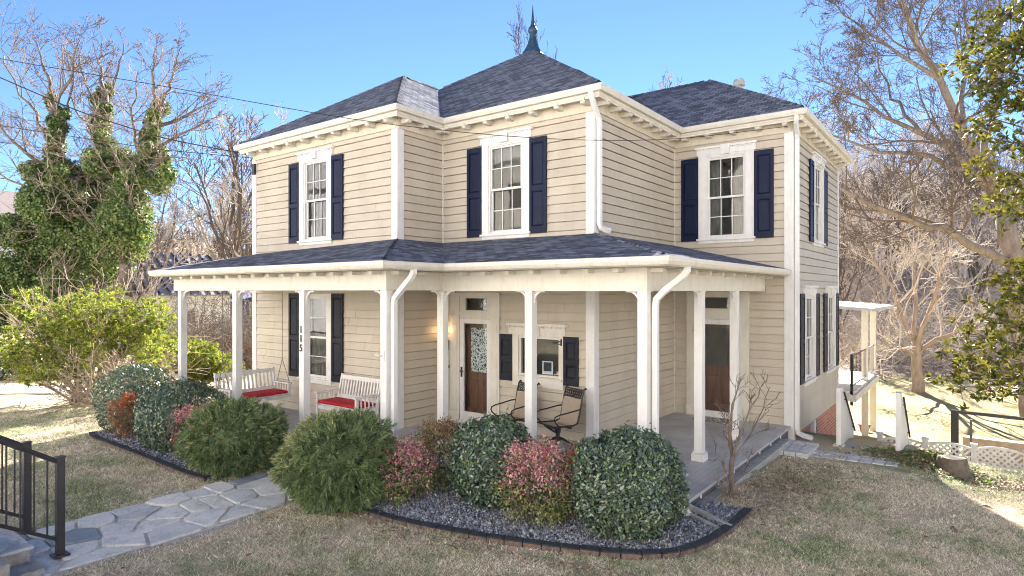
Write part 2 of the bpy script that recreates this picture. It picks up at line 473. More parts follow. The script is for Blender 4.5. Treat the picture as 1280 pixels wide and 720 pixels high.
# ------------------------------------------------------------------ terrain
def sstep(a, b, x):
    t = np.clip((x - a) / (b - a), 0, 1); return t * t * (3 - 2 * t)

def ground(x, y):
    x = np.asarray(x, float); y = np.asarray(y, float)
    z = -.10 - .18 * sstep(5.5, 12.0, y)
    z = z + .55 * np.clip(1.75 - y, 0, 1.6) * (1 - .5 * sstep(4, 14, -x - 9))
    z = z - .02 * sstep(12, 13.5, y) - .30 * sstep(-1.1, .5, x) * sstep(9.5, 13.2, y)
    z = z - .35 * sstep(-12, -22, x) - .5 * sstep(-22, -45, x) * 1.0
    back = sstep(13.6, 17.5, y + .25 * np.clip(-x - 3, 0, 40) * .2)
    rgt = sstep(-16, -9, x)
    z = z - rgt * (1.0 * back + 1.1 * sstep(16, 30, y))
    dep = FV[0] * x + FV[1] * y; lat = RV[0] * x + RV[1] * y
    hill = sstep(52, 150, dep + .35 * np.clip(lat, -60, 60))
    z = z + hill * (20 + 6 * np.sin(lat * .03))
    z = z + .03 * np.sin(x * 1.3 + 1) * np.sin(y * 1.1) * sstep(13, 16, y)
    return z
def gz(x, y): return float(ground(x, y))

def axis(lo, hi, flo, fhi, fine, grow=1.13):
    a = list(np.arange(flo, fhi, fine)); s = fine; x = a[-1]
    while x < hi: s *= grow; x += s; a.append(x)
    s = fine; x = flo; b = []
    while x > lo: s *= grow; x -= s; b.append(x)
    return np.array(b[::-1] + a)
gx = axis(-900, 900, -15, 4, .2); gy = axis(-500, 1500, 1, 20, .2)
X, Y = np.meshgrid(gx, gy)
Z = ground(X, Y)
rg = np.random.default_rng(5)
Z = Z + rg.normal(0, .006, Z.shape)
n1, n2 = X.shape
V = np.stack([X, Y, Z], -1).reshape(-1, 3)
I = np.arange(n1 * n2).reshape(n1, n2)
Fq = np.stack([I[:-1, :-1], I[:-1, 1:], I[1:, 1:], I[1:, :-1]], -1).reshape(-1, 4)
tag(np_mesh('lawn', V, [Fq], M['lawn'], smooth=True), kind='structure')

# ------------------------------------------------------------------ house
HB = (-8.5, 13, -.3)
house = thing('house', HB, 'large two-storey cream clapboard house with dark hipped roofs, finial and wrap-around porch', 'house')

FL = Fr('front', 8.08); FC = Fr('front', 9.33); FRt = Fr('front', 12.85)
RL = Fr('right', -8.77); RC = Fr('right', -5.25); RR = Fr('right', -2.86)
LL = Fr('left', -13.7); BK = Fr('back', 17.75)
ZT = 5.72

def siding(fr, u0, u1, z0, z1, openings=(), ex=.16):
    m = MB(); n = int(math.ceil((z1 - z0) / ex)); jrr = random.Random(int(abs(u0 * 7 + z0) * 100)); jr = [jrr.random() for _ in range(n)]
    for i in range(n):
        a, b = z0 + i * ex, min(z1, z0 + (i + 1) * ex)
        dd = lambda z: .024 * (1 - (z - a) / ex) + .003; top = b - .014 if b - a > .1 else b
        cuts = sorted({a, top, b} | {z for o in openings for z in (o[2], o[3]) if a < z < b})
        for c0, c1 in zip(cuts, cuts[1:]):
            mid = (c0 + c1) / 2
            segs = [(u0, u1)]
            for o in openings:
                if o[2] < mid < o[3]:
                    ns = []
                    for s0, s1 in segs:
                        if o[0] > s0: ns.append((s0, min(s1, o[0])))
                        if o[1] < s1: ns.append((max(s0, o[1]), s1))
                    segs = [s for s in ns if s[1] - s[0] > .001]
            sp = []
            for s0, s1 in segs:
                jt = s0 + (s1 - s0) * (.15 + .7 * jr[i])
                sp += [(s0, jt - .0015), (jt + .0015, s1)] if s1 - s0 > 1.6 else [(s0, s1)]
            for s0, s1 in sp:
                k = len(m.v)
                if c0 >= top - 1e-6:
                    m.v += [fr.P(s0, c0, dd(c0)), fr.P(s1, c0, dd(c0)), fr.P(s1, c0, -.022), fr.P(s0, c0, -.022), fr.P(s1, c1, -.022), fr.P(s0, c1, -.022)]
                    m.f += [(k, k + 1, k + 2, k + 3), (k + 3, k + 2, k + 4, k + 5)]; m.mi += [0, 0]; continue
                pts = [fr.P(s0, c0, dd(c0)), fr.P(s1, c0, dd(c0)), fr.P(s1, c1, dd(c1)), fr.P(s0, c1, dd(c1))]
                m.v += pts; m.f.append((k, k + 1, k + 2, k + 3)); m.mi.append(0)
                if c0 == a:
                    m.v += [fr.P(s0, c0, -.022), fr.P(s1, c0, -.022)]
                    m.f.append((k + 4, k + 5, k + 1, k)); m.mi.append(0)
    return m.build('wall', M['siding'], house)

# openings (u0,u1,z0,z1)
def wopen(c, zb, zt, h=.42): return (c - h, c + h, zb - .02, zt + .02)
siding(FL, -13.7, -8.77, 0, ZT, [wopen(-11.28, 3.72, 5.40), wopen(-11.28, .76, 2.51)])
siding(RL, 8.08, 9.33, 0, ZT)
siding(FC, -8.77, -5.25, 0, ZT, [wopen(-7.135, 3.72, 5.40), (-8.30, -7.46, 0, 2.12), (-8.16, -7.48, 2.20, 2.50), (-6.82, -5.90, 1.03, 1.80)])
siding(RC, 9.33, 12.85, 0, ZT)
siding(FRt, -5.25, -2.86, 0, ZT, [wopen(-4.13, 3.72, 5.40), (-4.74, -3.88, 0, 2.10), (-4.68, -3.94, 2.22, 2.51)])
siding(RR, 12.85, 17.75, -.2, ZT, [wopen(15.19, 3.72, 5.40), wopen(14.3, .76, 2.51), wopen(16.7, .76, 2.51)])
siding(LL, 8.08, 17.75, 0, ZT)
siding(BK, -13.7, -2.86, -.2, ZT)

# foundation
m = MB()
m.fbox(RR, 12.85, 14.9, -3.2, -.2, -.2, -.03); m.fbox(RR, 15.35, 17.75, -3.2, -.2, -.2, -.03)
m.fbox(BK, -13.7, -2.9, -3.2, -.2, -.2, -.03); m.fbox(LL, 8.1, 17.7, -2.5, -.0, -.2, -.03)
m.build('foundation', M['brick'], house)
m = MB(); m.fbox(RR, 14.9, 15.35, -3.2, -.2, -.18, -.16); m.build('basement_recess', M['room'], house)
m = MB(); m.fbox(RR, 14.66, 14.84, -3.2, -.2, -.03, .05); m.build('basement_post', M['trim'], house)
# sub-floor core so that no daylight leaks through
m = MB()
m.box(-13.6, -8.9, 8.9, 17.6, 2.75, 2.95); m.box(-8.9, -5.4, 10.2, 17.6, 2.75, 2.95); m.box(-5.4, -3.0, 13.7, 17.6, 2.75, 2.95)
m.box(-13.6, -3.0, 13.72, 13.8, -.1, 5.7)
m.build('interior_core', M['room'], house)

# corner boards
def corner(x, y, sx, z0, z1, w=.14):
    m = MB()
    m.box(x - sx * w, x + sx * .03, y - .03, y, z0, z1)
    m.box(x, x + sx * .03, y, y + w, z0, z1)
    m.build('corner_board', M['trim'], house, bevel=.004)
corner(-8.77, 8.08, 1, 0, ZT); corner(-5.25, 9.33, 1, 0, ZT); corner(-2.86, 12.85, 1, -.3, ZT); corner(-13.7, 8.08, -1, 0, ZT)
m = MB(); m.fbox(RR, 17.62, 17.76, -.2, ZT, 0, .03); m.build('corner_board', M['trim'], house)
for (x, y) in ((-8.77, 9.33), (-5.25, 12.85)):
    m = MB(); m.box(x, x + .035, y - .035, y, 0, ZT); m.build('corner_trim', M['creamw'], house)

# frieze, soffit, fascia, gutter and brackets along every eave segment
O = .32
def eave(fr, u0, u1, e0, e1):
    """u0..u1 wall extent, e0/e1 how far the eave runs past it (+) at both ends"""
    m = MB(); m.fbox(fr, u0, u1, ZT, 5.875, 0, .03); m.fbox(fr, u0, u1, ZT - .035, ZT - .001, 0, .05); m.build('frieze', M['cream'], house)
eave(FL, -13.7, -8.77, 0, 0); eave(RL, 8.08, 9.33, 0, 0); eave(FC, -8.77, -5.25, 0, 0)
eave(RC, 9.33, 12.85, 0, 0); eave(FRt, -5.25, -2.86, 0, 0); eave(RR, 12.85, 17.75, 0, 0)

EAVE = [(-13.7, 17.75), (-13.7, 8.08), (-8.77, 8.08), (-8.77, 9.33), (-5.25, 9.33), (-5.25, 12.85), (-2.86, 12.85), (-2.86, 17.75)]
SG = [(-1, 1), (-1, -1), (1, -1), (1, -1), (1, -1), (1, -1), (1, -1), (1, 1)]
def ring(off): return [(p[0] + s[0] * off, p[1] + s[1] * off) for p, s in zip(EAVE, SG)]
def strip(prof, name, mat, pts_fn=ring, n=None, smooth=False, par=None, inset=0):
    """sweep a closed profile [(offset, z)...] along the eave ring"""
    m = MB(); rows = [pts_fn(o) for (o, z) in prof]
    K = len(rows[0])
    for i in range(K - 1):
        for j in range(len(prof)):
            j2 = (j + 1) % len(prof)
            a, b = rows[j], rows[j2]
            m.poly([(*a[i], prof[j][1]), (*a[i + 1], prof[j][1]), (*b[i + 1], prof[j2][1]), (*b[i], prof[j2][1])])
    for e in (0, K - 1):
        m.poly([(*rows[j][e], prof[j][1]) for j in range(len(prof))])
    return m.build(name, mat, par or house)
strip([(.03, 5.875), (.03, 5.90), (.22, 5.90), (.22, 5.875)], 'soffit', M['cream'])
strip([(.195, 5.845), (.195, 5.875), (.222, 5.93), (.245, 5.93), (.245, 5.90), (.225, 5.87), (.225, 5.845)], 'fascia', M['creamw'])
strip([(.235, 5.935), (.235, 6.03), (.245, 6.03), (.245, 5.95), (.30, 5.95), (.315, 5.985), (.315, 6.035), (.33, 6.035), (.33, 5.98), (.31, 5.93), (.25, 5.925)], 'gutter', M['creamw'])

def bracket(fr, u):
    z = 5.874
    prof = [(0.031, z), (.25, z), (.25, z - .035), (.235, z - .045), (.225, z - .075), (.19, z - .088), (.031, z - .088)]
    m = MB(); pts = [fr.P(u - .045, zz, d) for d, zz in prof]
    e = np.array(fr.P(u + .045, z, 0)) - np.array(fr.P(u - .045, z, 0))
    m.prism(pts, e); m.build('eave_bracket', M['creamw'], house)
for fr, u0, u1, n in ((FL, -13.6, -8.86, 10), (RL, 8.18, 9.1, 3), (FC, -8.55, -5.34, 7), (RC, 9.43, 12.5, 8), (FRt, -4.95, -2.95, 5), (RR, 12.97, 17.6, 10)):
    for u in np.linspace(u0, u1, n): bracket(fr, u)

# main roof -----------------------------------------------------------------
Z0 = 6.03; SL = .66
def rz(t): return Z0 + SL * t
A = (-9.475, 13.555, rz(4.545))
P1 = (-11.235, 10.545, rz(2.785)); P2 = (-11.235, 11.795, rz(2.785))
Q1 = (-5.325, 15.315, rz(2.785)); Q2 = (-7.715, 15.315, rz(2.785))
c = lambda x, y: (x, y, Z0)
m = MB()
for f in ([c(-8.45, 9.01), c(-4.93, 9.01), A, P2], [c(-14.02, 7.76), c(-8.45, 7.76), P1], [c(-8.45, 7.76), c(-8.45, 9.01), P2, P1],
          [c(-14.02, 18.1), c(-14.02, 7.76), P1, P2, A], [c(-4.93, 9.01), c(-4.93, 12.53), Q2, A], [c(-4.93, 12.53), c(-2.54, 12.53), Q1, Q2],
          [c(-2.54, 12.53), c(-2.54, 18.1), Q1], [c(-2.54, 18.1), c(-14.02, 18.1), A, Q2, Q1]):
    m.poly(f)
roof = m.build('roof', M['roof'], house)
strip([(.24, 6.005), (.325, 6.005), (.325, 6.022), (.24, 6.022)], 'drip_edge', M['roof'], par=roof)
def caps(segs, par, w=.13, h=.018):
    m = MB()
    for a, b in segs:
        a = np.array(a, float); b = np.array(b, float); a = a + (b - a) * min(.1, .14 / np.linalg.norm(b - a)); L = np.linalg.norm(b - a); n = max(2, int(L / .2)); t = (b - a) / L
        s = np.cross(t, (0, 0, 1)); s /= np.linalg.norm(s); up = np.cross(s, t)
        for i in range(n):
            p = a + (b - a) * i / n; q = a + (b - a) * (i + 1.15) / n
            m.poly([p - s * w - up * .085 + up * h, p + up * (h + .012), q + up * h, q - s * w - up * .085 + up * (h - .006)])
            m.poly([p + up * (h + .012), p + s * w - up * .085 + up * h, q + s * w - up * .085 + up * (h - .006), q + up * h])
    m.build('ridge_cap', M['roof'], par)
caps([(c(-4.93, 9.01), A), (c(-8.45, 7.76), P1), (c(-14.02, 7.76), P1), (P1, P2), (P2, A), (c(-2.54, 12.53), Q1), (Q1, Q2), (Q2, A), (c(-2.54, 18.1), Q1)], roof)
m = MB(); ax, ay, az = A
m.lathe((ax, ay, az - .18), [(.28, 0), (.28, .12), (.25, .14), (.18, .25), (.125, .38), (.095, .5), (.085, .56), (.10, .575)], 4, rad(45))
m.lathe((ax, ay, az - .18), [(.07, .57), (.08, .60), (.115, .65), (.13, .71), (.115, .77), (.08, .82), (.05, .84), (.065, .86), (.055, .88), (.036, 1.0), (.004, 1.40)], 12)
m.build('finial', M['patina'], roof)
m = MB(); vx, vy = -7.9, 13.2; vz = rz(-4.93 - vx)
m.hull([(vx - .18, vy - .2, vz - .02), (vx + .2, vy - .2, vz - .2), (vx + .2, vy + .2, vz - .2), (vx - .18, vy + .2, vz - .02),
        (vx - .18, vy - .2, vz + .16), (vx + .2, vy - .2, vz - .02), (vx + .2, vy + .2, vz - .02), (vx - .18, vy + .2, vz + .16)], MB.BF)
m.build('roof_vent', M['blackmetal'], roof)
m = MB(); m.lathe((-4.85, 16.1, 7.2), [(.09, 0), (.09, .62), (.15, .63), (.15, .72), (.11, .80)], 10); m.build('vent_pipe', M['concrete'], roof)

# windows ---------------------------------------------------------------
def curtain(fr, u0, u1, z0, z1, d, parent, full=False):
    m = MB(); n = 40
    def pan(a, b):
        m.sheet([[fr.P(a + (b - a) * i / n, z, d + .018 * math.sin(i * 1.35) + .008 * math.sin(i * .5)) for i in range(n + 1)] for z in (z0, (z0 + z1) / 2, z1)])
    w = u1 - u0
    if full == 2:
        pan(u0, u1)
    elif full:
        pan(u0, u0 + w * .34); pan(u1 - w * .34, u1)
    else:
        pan(u0, u0 + w * .27); pan(u1 - w * .2, u1)
    return m.build('curtain', M['curtain'], parent, smooth=True)

def window(fr, cx, zb, zt, header=True, style=0, grid=(3, 2), shade=0):
    g = .35; s = .40
    zm = (zb + zt) / 2 - .01
    m = MB()
    for sx in (-1, 1):
        a, b = sorted((cx + sx * s, cx + sx * .565)); m.fbox(fr, a, b, zb - .015, zt + .045, 0, .045)
    m.fbox(fr, cx - .398, cx + .398, zt + .0, zt + .044, 0, .043)
    w = m.build('window', M['trim'], house)
    w.name = 'window'
    # sill
    m = MB(); m.fbox(fr, cx - .60, cx + .60, zb - .055, zb - .016, -.02, .075); m.fbox(fr, cx - .565, cx + .565, zb - .115, zb - .056, 0, .04)
    m.build('sill', M['trim'], w)
    # reveal frame
    m = MB()
    for sx in (-1, 1):
        a, b = sorted((cx + sx * .375, cx + sx * .399)); m.fbox(fr, a, b, zb - .015, zt - .001, -.09, .028)
    m.fbox(fr, cx - .375, cx + .375, zt - .025, zt - .001, -.09, .027); m.fbox(fr, cx - .375, cx + .375, zb - .015, zb + .012, -.09, .03)
    m.build('jamb', M['trim'], w)
    for (a, b, d) in ((zm - .02, zt - .026, -.012), (zb + .013, zm + .02, -.045)):
        m = MB(); e = .374; st = .033
        m.fbox(fr, cx - e, cx - e + st, a, b, d - .012, d + .018); m.fbox(fr, cx + e - st, cx + e, a, b, d - .012, d + .018)
        m.fbox(fr, cx - e + st, cx + e - st, a, a + .042, d - .012, d + .017); m.fbox(fr, cx - e + st, cx + e - st, b - .036, b, d - .012, d + .017)
        ga, gb = a + .042, b - .036; ul, ur = cx - e + st, cx + e - st
        for i in range(1, grid[0]):
            u = ul + (ur - ul) * i / grid[0]; m.fbox(fr, u - .008, u + .008, ga, gb, d - .004, d + .010)
        for i in range(1, grid[1]):
            z = ga + (gb - ga) * i / grid[1]; m.fbox(fr, ul, ur, z - .008, z + .008, d - .003, d + .009)
        m.build('sash', M['trim'], w)
        m = MB(); m.poly([fr.P(ul, ga, d - .006), fr.P(ur, ga, d - .006), fr.P(ur, gb, d - .006), fr.P(ul, gb, d - .006)]); m.build('glass', M['glass'], w)
    if header:
        m = MB(); h0 = zt + .046; k = 1
        m.fbox(fr, cx - .60, cx + .60, h0, h0 + .13, 0, .05); m.fbox(fr, cx - .63, cx + .63, h0 + .131, h0 + .175, 0, .085)
        m.fbox(fr, cx - .09, cx + .09, h0 - .02, h0 + .18, .051, .10)
        for u in np.arange(cx - .58, cx + .59, .055):
            m.fbox(fr, u - .014, u + .014, h0 + .10, h0 + .1305, .0505, .068)
        m.build('header', M['trim'], w)
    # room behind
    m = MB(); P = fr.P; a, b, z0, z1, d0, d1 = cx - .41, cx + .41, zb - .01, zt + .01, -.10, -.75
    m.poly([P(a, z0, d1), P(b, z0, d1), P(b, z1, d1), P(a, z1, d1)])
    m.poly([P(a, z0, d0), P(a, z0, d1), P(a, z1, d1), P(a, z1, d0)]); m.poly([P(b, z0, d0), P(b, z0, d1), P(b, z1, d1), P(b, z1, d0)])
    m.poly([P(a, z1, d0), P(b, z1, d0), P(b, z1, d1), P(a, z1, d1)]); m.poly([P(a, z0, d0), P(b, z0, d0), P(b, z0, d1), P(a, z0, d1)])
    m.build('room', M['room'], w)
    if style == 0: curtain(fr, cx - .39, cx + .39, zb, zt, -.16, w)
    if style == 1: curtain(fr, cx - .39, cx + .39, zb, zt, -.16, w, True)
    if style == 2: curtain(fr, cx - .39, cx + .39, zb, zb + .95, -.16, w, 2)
    if shade:
        m = MB(); m.fbox(fr, cx - .36, cx + .36, zt - shade, zt, -.135, -.125); m.build('shade', M['curtain'], w)
    return w

def shutter(fr, u0, u1, z0, z1, mat):
    m = MB(); d0, d1, d2 = .022, .034, .055; st = .055
    m.fbox(fr, u0 + .01, u1 - .01, z0 + .01, z1 - .01, d0, d1)
    m.fbox(fr, u0, u0 + st, z0, z1, d0, d2); m.fbox(fr, u1 - st, u1, z0, z1, d0, d2)
    zm = z0 + (z1 - z0) * .47
    for a, b in ((z0, z0 + .12), (zm - .045, zm + .045), (z1 - .09, z1)): m.fbox(fr, u0 + st, u1 - st, a, b, d0, d2 - .001)
    for a, b in ((z0 + .12, zm - .045), (zm + .045, z1 - .09)): m.ffrust(fr, u0 + st + .012, u1 - st - .012, a + .012, b - .012, d1, .05, .022)
    return m.build('shutter', mat, house)

window(FL, -11.28, 3.72, 5.40, style=0, shade=0); window(FC, -7.135, 3.72, 5.40, style=3, shade=.42); window(FRt, -4.13, 3.72, 5.40, style=1)
window(RR, 15.19, 3.72, 5.40, style=0)
window(FL, -11.28, .76, 2.51, header=False, style=2, grid=(1, 2), shade=.5)
window(RR, 14.3, .76, 2.51, style=2); window(RR, 16.7, .76, 2.51, style=2)
for fr, cx in ((FL, -11.28), (FC, -7.135), (FRt, -4.13), (RR, 15.19)):
    for sx in (-1, 1):
        a, b = sorted((cx + sx * .57, cx + sx * .94)); shutter(fr, a, b, 3.665, 5.41, M['navy'])
for fr, cx in ((FL, -11.28), (RR, 14.3), (RR, 16.7)):
    for sx in (-1, 1):
        a, b = sorted((cx + sx * .57, cx + sx * .94)); shutter(fr, a, b, .735, 2.56, M['charcoal'])
shutter(FC, -7.26, -6.96, .93, 1.80, M['charcoal']); shutter(FC, -5.83, -5.53, .95, 1.805, M['charcoal'])

# picture window under the porch
fr = FC
m = MB()
m.fbox(fr, -6.955, -6.82, .86, 1.815, 0, .045); m.fbox(fr, -5.90, -5.84, .86, 1.815, 0, .045)
m.fbox(fr, -6.82, -5.90, 1.785, 1.815, 0, .044); m.fbox(fr, -6.82, -5.90, .86, 1.045, 0, .04)
w = m.build('window', M['creamw'], house)
m = MB(); m.fbox(fr, -6.86, -5.86, 1.0, 1.04, .041, .08); m.build('sill', M['creamw'], w)
m = MB(); m.fbox(fr, -7.04, -5.79, 1.816, 1.97, 0, .055); m.fbox(fr, -7.07, -5.76, 1.971, 2.02, 0, .085)
for u in np.arange(-7.02, -5.8, .055): m.fbox(fr, u - .014, u + .014, 1.935, 1.968, .0555, .072)
m.fbox(fr, -6.5, -6.33, 1.80, 1.97, .0555, .09)
m.build('header', M['creamw'], w)
m = MB(); e = (-6.815, -5.905, 1.05, 1.78)
m.fbox(fr, e[0], e[0] + .04, e[2], e[3], -.05, .025); m.fbox(fr, e[1] - .04, e[1], e[2], e[3], -.05, .025)
m.fbox(fr, e[0] + .04, e[1] - .04, e[2], e[2] + .04, -.05, .024); m.fbox(fr, e[0] + .04, e[1] - .04, e[3] - .04, e[3], -.05, .024)
m.build('sash', M['creamw'], w)
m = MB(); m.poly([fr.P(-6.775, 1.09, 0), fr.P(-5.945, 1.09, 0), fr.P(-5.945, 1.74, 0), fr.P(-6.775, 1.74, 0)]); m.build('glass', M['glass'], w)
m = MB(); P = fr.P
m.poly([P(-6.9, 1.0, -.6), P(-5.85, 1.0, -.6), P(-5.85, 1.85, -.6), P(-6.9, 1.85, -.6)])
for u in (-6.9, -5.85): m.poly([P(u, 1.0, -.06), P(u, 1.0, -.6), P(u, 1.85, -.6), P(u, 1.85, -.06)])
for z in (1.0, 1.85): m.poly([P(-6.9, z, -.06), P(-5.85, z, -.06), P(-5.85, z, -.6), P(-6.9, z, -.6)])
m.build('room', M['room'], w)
def flat(name, c, rough=.6):
    t = NT(name); return t.done(t.bsdf(c, rough))
M['paperwhite'] = flat('white_card', (.7, .7, .7)); M['dark'] = flat('dark_print', (.04, .045, .06)); M['flagred'] = flat('flag_red', (.5, .03, .05)); M['flagblue'] = flat('flag_blue', (.03, .05, .25))
m = MB(); m.fbox(fr, -6.33, -6.10, 1.10, 1.34, -.035, -.03); m.m = 1; m.fbox(fr, -6.30, -6.13, 1.16, 1.32, -.0295, -.026)
m.build('window_sign', [M['paperwhite'], M['dark']], w)
m = MB()
for i in range(7): m.m = i % 2; m.fbox(fr, -6.07, -5.955, 1.10 + i * .011, 1.11 + i * .011, -.03, -.026)
m.m = 2; m.fbox(fr, -6.07, -6.02, 1.133, 1.176, -.0255, -.023)
m.build('flag_sticker', [M['flagred'], M['paperwhite'], M['flagblue']], w)
m = MB(); m.fbox(fr, -5.885, -5.86, 1.64, 1.76, .046, .06); m.tube([fr.P(-5.87, 1.73, .06), fr.P(-5.93, 1.70, .10), fr.P(-6.02, 1.69, .12)], .008); m.tube([fr.P(-5.87, 1.66, .06), fr.P(-5.95, 1.68, .1), fr.P(-6.02, 1.69, .12)], .007)
m.build('wall_hook', M['blackmetal'], house)

# front door ------------------------------------------------------------------
def door(fr, pl0, pl1, d0, d1, pr0, pr1, ztop, tr, gz0, gz1, hinge, lacy):
    m = MB()
    for a, b in ((pl0, pl1), (pr0, pr1)):
        m.fbox(fr, a, b, 0, tr[1] + .10, 0, .05); m.fbox(fr, a + .05, b - .05, .25, ztop - .12, .051, .062)
        m.fbox(fr, a - .012, b + .012, ztop + .02, ztop + .07, .051, .075); m.fbox(fr, a - .01, b + .01, 0, .22, .051, .07)
    m.fbox(fr, pl1, pr0, ztop + .005, tr[0] - .03, 0, .045); m.fbox(fr, pl1, pr0, tr[1] + .03, tr[1] + .10, 0, .045)
    dr = m.build('front_door', M['creamw'], house)
    m = MB(); st = .10
    m.fbox(fr, d0, d0 + st, .03, ztop, -.02, .03); m.fbox(fr, d1 - st, d1, .03, ztop, -.02, .03)
    m.fbox(fr, d0 + st, d1 - st, .03, gz0, -.02, .029); m.fbox(fr, d0 + st, d1 - st, gz1, ztop, -.02, .029)
    m.build('storm_door', M['trim'], dr)
    m = MB(); m.poly([fr.P(d0 + st, gz0, .004), fr.P(d1 - st, gz0, .004), fr.P(d1 - st, gz1, .004), fr.P(d0 + st, gz1, .004)])
    m.build('glass', M['glass'], dr)
    m = MB(); a, b = d0 + .01, d1 - .01
    m.fbox(fr, a, b, .02, ztop, -.18, -.14)
    for (u0, u1, z0, z1) in ((a + .12, (a + b) / 2 - .03, .25, .85), ((a + b) / 2 + .03, b - .12, .25, .85)):
        m.ffrust(fr, u0, u1, z0, z1, -.14, -.125, .03)
    m.build('wood_door', M['doorwood'], dr)
    m = MB()
    if lacy: m.fbox(fr, a + .15, b - .12, 1.0, 1.88, -.139, -.128); m.build('lace_panel', M['lace'], dr)
    else: m.fbox(fr, a + .12, b - .12, 1.05, 1.85, -.139, -.13); m.build('door_pane', M['room'], dr)
    # transom
    t0, t1 = d0 + .10, d1 - .05
    m = MB(); q = .045
    m.fbox(fr, pl1, t0 + q, tr[0] - .03, tr[1] + .03, -.03, .03); m.fbox(fr, t1 - q, pr0, tr[0] - .03, tr[1] + .03, -.03, .03)
    m.fbox(fr, t0 + q, t1 - q, tr[0] - .03, tr[0] + .01, -.03, .029); m.fbox(fr, t0 + q, t1 - q, tr[1] - .01, tr[1] + .03, -.03, .029)
    m.build('transom_frame', M['creamw'], dr)
    m = MB(); m.poly([fr.P(t0 + q, tr[0] + .01, 0), fr.P(t1 - q, tr[0] + .01, 0), fr.P(t1 - q, tr[1] - .01, 0), fr.P(t0 + q, tr[1] - .01, 0)]); m.build('transom_glass', M['glass'], dr)
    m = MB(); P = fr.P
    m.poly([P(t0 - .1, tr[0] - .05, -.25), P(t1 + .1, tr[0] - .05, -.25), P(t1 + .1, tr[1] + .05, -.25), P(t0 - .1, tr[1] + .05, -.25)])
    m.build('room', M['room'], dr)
    # handle
    m = MB(); u = d0 + .05 if hinge > 0 else d1 - .05
    m.fbox(fr, u - .018, u + .018, .90, 1.10, .031, .045); m.tube([fr.P(u, 1.02, .045), fr.P(u, 1.02, .09), fr.P(u + .09 * hinge, 1.02, .09)], .011)
    m.build('handle', M['blackmetal'], dr)
    m = MB(); m.fbox(fr, d0 - .02, d1 + .02, .002, .03, -.2, .07); m.build('threshold', M['downspout'], dr)
    return dr
dr = door(FC, -8.52, -8.285, -8.28, -7.485, -7.48, -7.265, 2.06, (2.22, 2.48), .22, 1.97, 1, True)
# wreath behind the transom pane
m = MB(); rg2 = random.Random(3)
for i in range(60):
    a = rg2.uniform(0, 6.28); r = rg2.uniform(0, .12)
    u, z = -7.72 + r * math.cos(a) * 1.1, 2.35 + r * math.sin(a) * .8
    m.lathe(FC.P(u, z - .012, -.06 - rg2.uniform(0, .03)), [(.004, 0), (.014, .012), (.004, .024)], 5)
m.build('wreath', M['paperwhite'], dr)
door(FRt, -4.95, -4.74, -4.72, -3.90, -3.88, -3.66, 2.02, (2.24, 2.49), .12, 1.92, -1, False)

# lanterns, doorbell, hook
def em(name, c, s):
    t = NT(name); e = t.new('Emission'); e.inputs[0].default_value = (*c, 1); e.inputs[1].default_value = s
    return t.done(e.outputs[0])
M['bulb'] = em('warm_bulb', (1, .55, .2), 1.5)
m = MB(); px, py_, pz_ = -8.62, 9.33 - .12, 1.45
m.lathe((px, py_, pz_), [(.03, 0), (.055, .02), (.055, .03), (.05, .17), (.07, .175), (.02, .23), (.008, .26)], 8); m.box(px - .04, px + .04, 9.27, 9.308, 1.42, 1.62); m.tube([(px, 9.30, 1.60), (px, py_, 1.69), (px, py_, 1.70)], .01)
lan = m.build('wall_lantern', M['blackmetal'], house)
m = MB(); m.lathe((px, py_ - .03, 1.735), [(.012, 0), (.03, .02), (.02, .05)], 8); m.build('bulb', M['bulb'], lan)
ld = bpy.data.lights.new('porch_lantern_light', 'POINT'); ld.energy = .55; ld.color = (1, .58, .25); ld.shadow_soft_size = .05
lo = bpy.data.objects.new('porch_lantern_light', ld); COL.objects.link(lo); lo.location = (px + .02, py_ - .02, 1.83)
m = MB(); m.fbox(FC, -8.61, -8.57, 1.05, 1.11, .022, .04); m.build('doorbell', M['blackmetal'], house)
m = MB(); m.lathe((-4.66, 12.62, 1.78), [(.10, 0), (.03, .11), (.01, .12)], 12); m.tube([(-4.66, 12.8, 1.84), (-4.66, 12.72, 1.93), (-4.66, 12.62, 1.90)], .012)
m.build('porch_lamp', M['paperwhite'], house)

# ------------------------------------------------------------------ porch
m = MB()
def slab(m, pts, z0, z1): m.prism([(x, y, z0) for x, y in pts], (0, 0, z1 - z0))
slab(m, [(-13.75, 5.67), (-6.43, 5.67), (-6.43, 6.87), (-2.87, 6.87), (-2.87, 12.83), (-5.22, 12.83), (-5.22, 9.31), (-8.75, 9.31), (-8.75, 8.06), (-13.75, 8.06)], -.045, 0)
pf = m.build('porch_floor', M['floor'], house)
m = MB()
slab(m, [(-13.7, 5.72), (-6.48, 5.72), (-6.48, 6.92), (-2.92, 6.92), (-2.92, 12.8), (-5.2, 12.8), (-5.2, 9.3), (-8.7, 9.3), (-8.7, 8.05), (-13.7, 8.05)], -.6, -.046)
m.build('porch_skirt', paint('dark_grey_skirt_paint', (.085, .085, .095), .6, .2, 5), house)
m = MB(); m.box(-2.92, -2.78, 6.95, 12.3, -.5, -.155); m.build('footing', M['concrete'], house)
for y in np.linspace(7.35, 12.2, 8):
    m = MB(); m.box(-2.919, -2.908, y - .018, y + .018, -.125, -.07); m.build('deck_light', M['paperwhite'], house)

ZB = 2.62
# beams
m = MB()
m.box(-13.43, -6.88, 6.12, 6.26, ZB, 2.904)
m.box(-7.02, -6.88, 6.26, 7.32, ZB, 2.904)
m.box(-7.02, -3.35, 7.32, 7.46, ZB - .012, 2.904)
m.box(-3.49, -3.35, 7.46, 12.82, ZB - .012, 2.904)
m.box(-13.43, -13.29, 6.26, 8.06, ZB, 2.904)
m.build('porch_beam', M['creamw'], house)
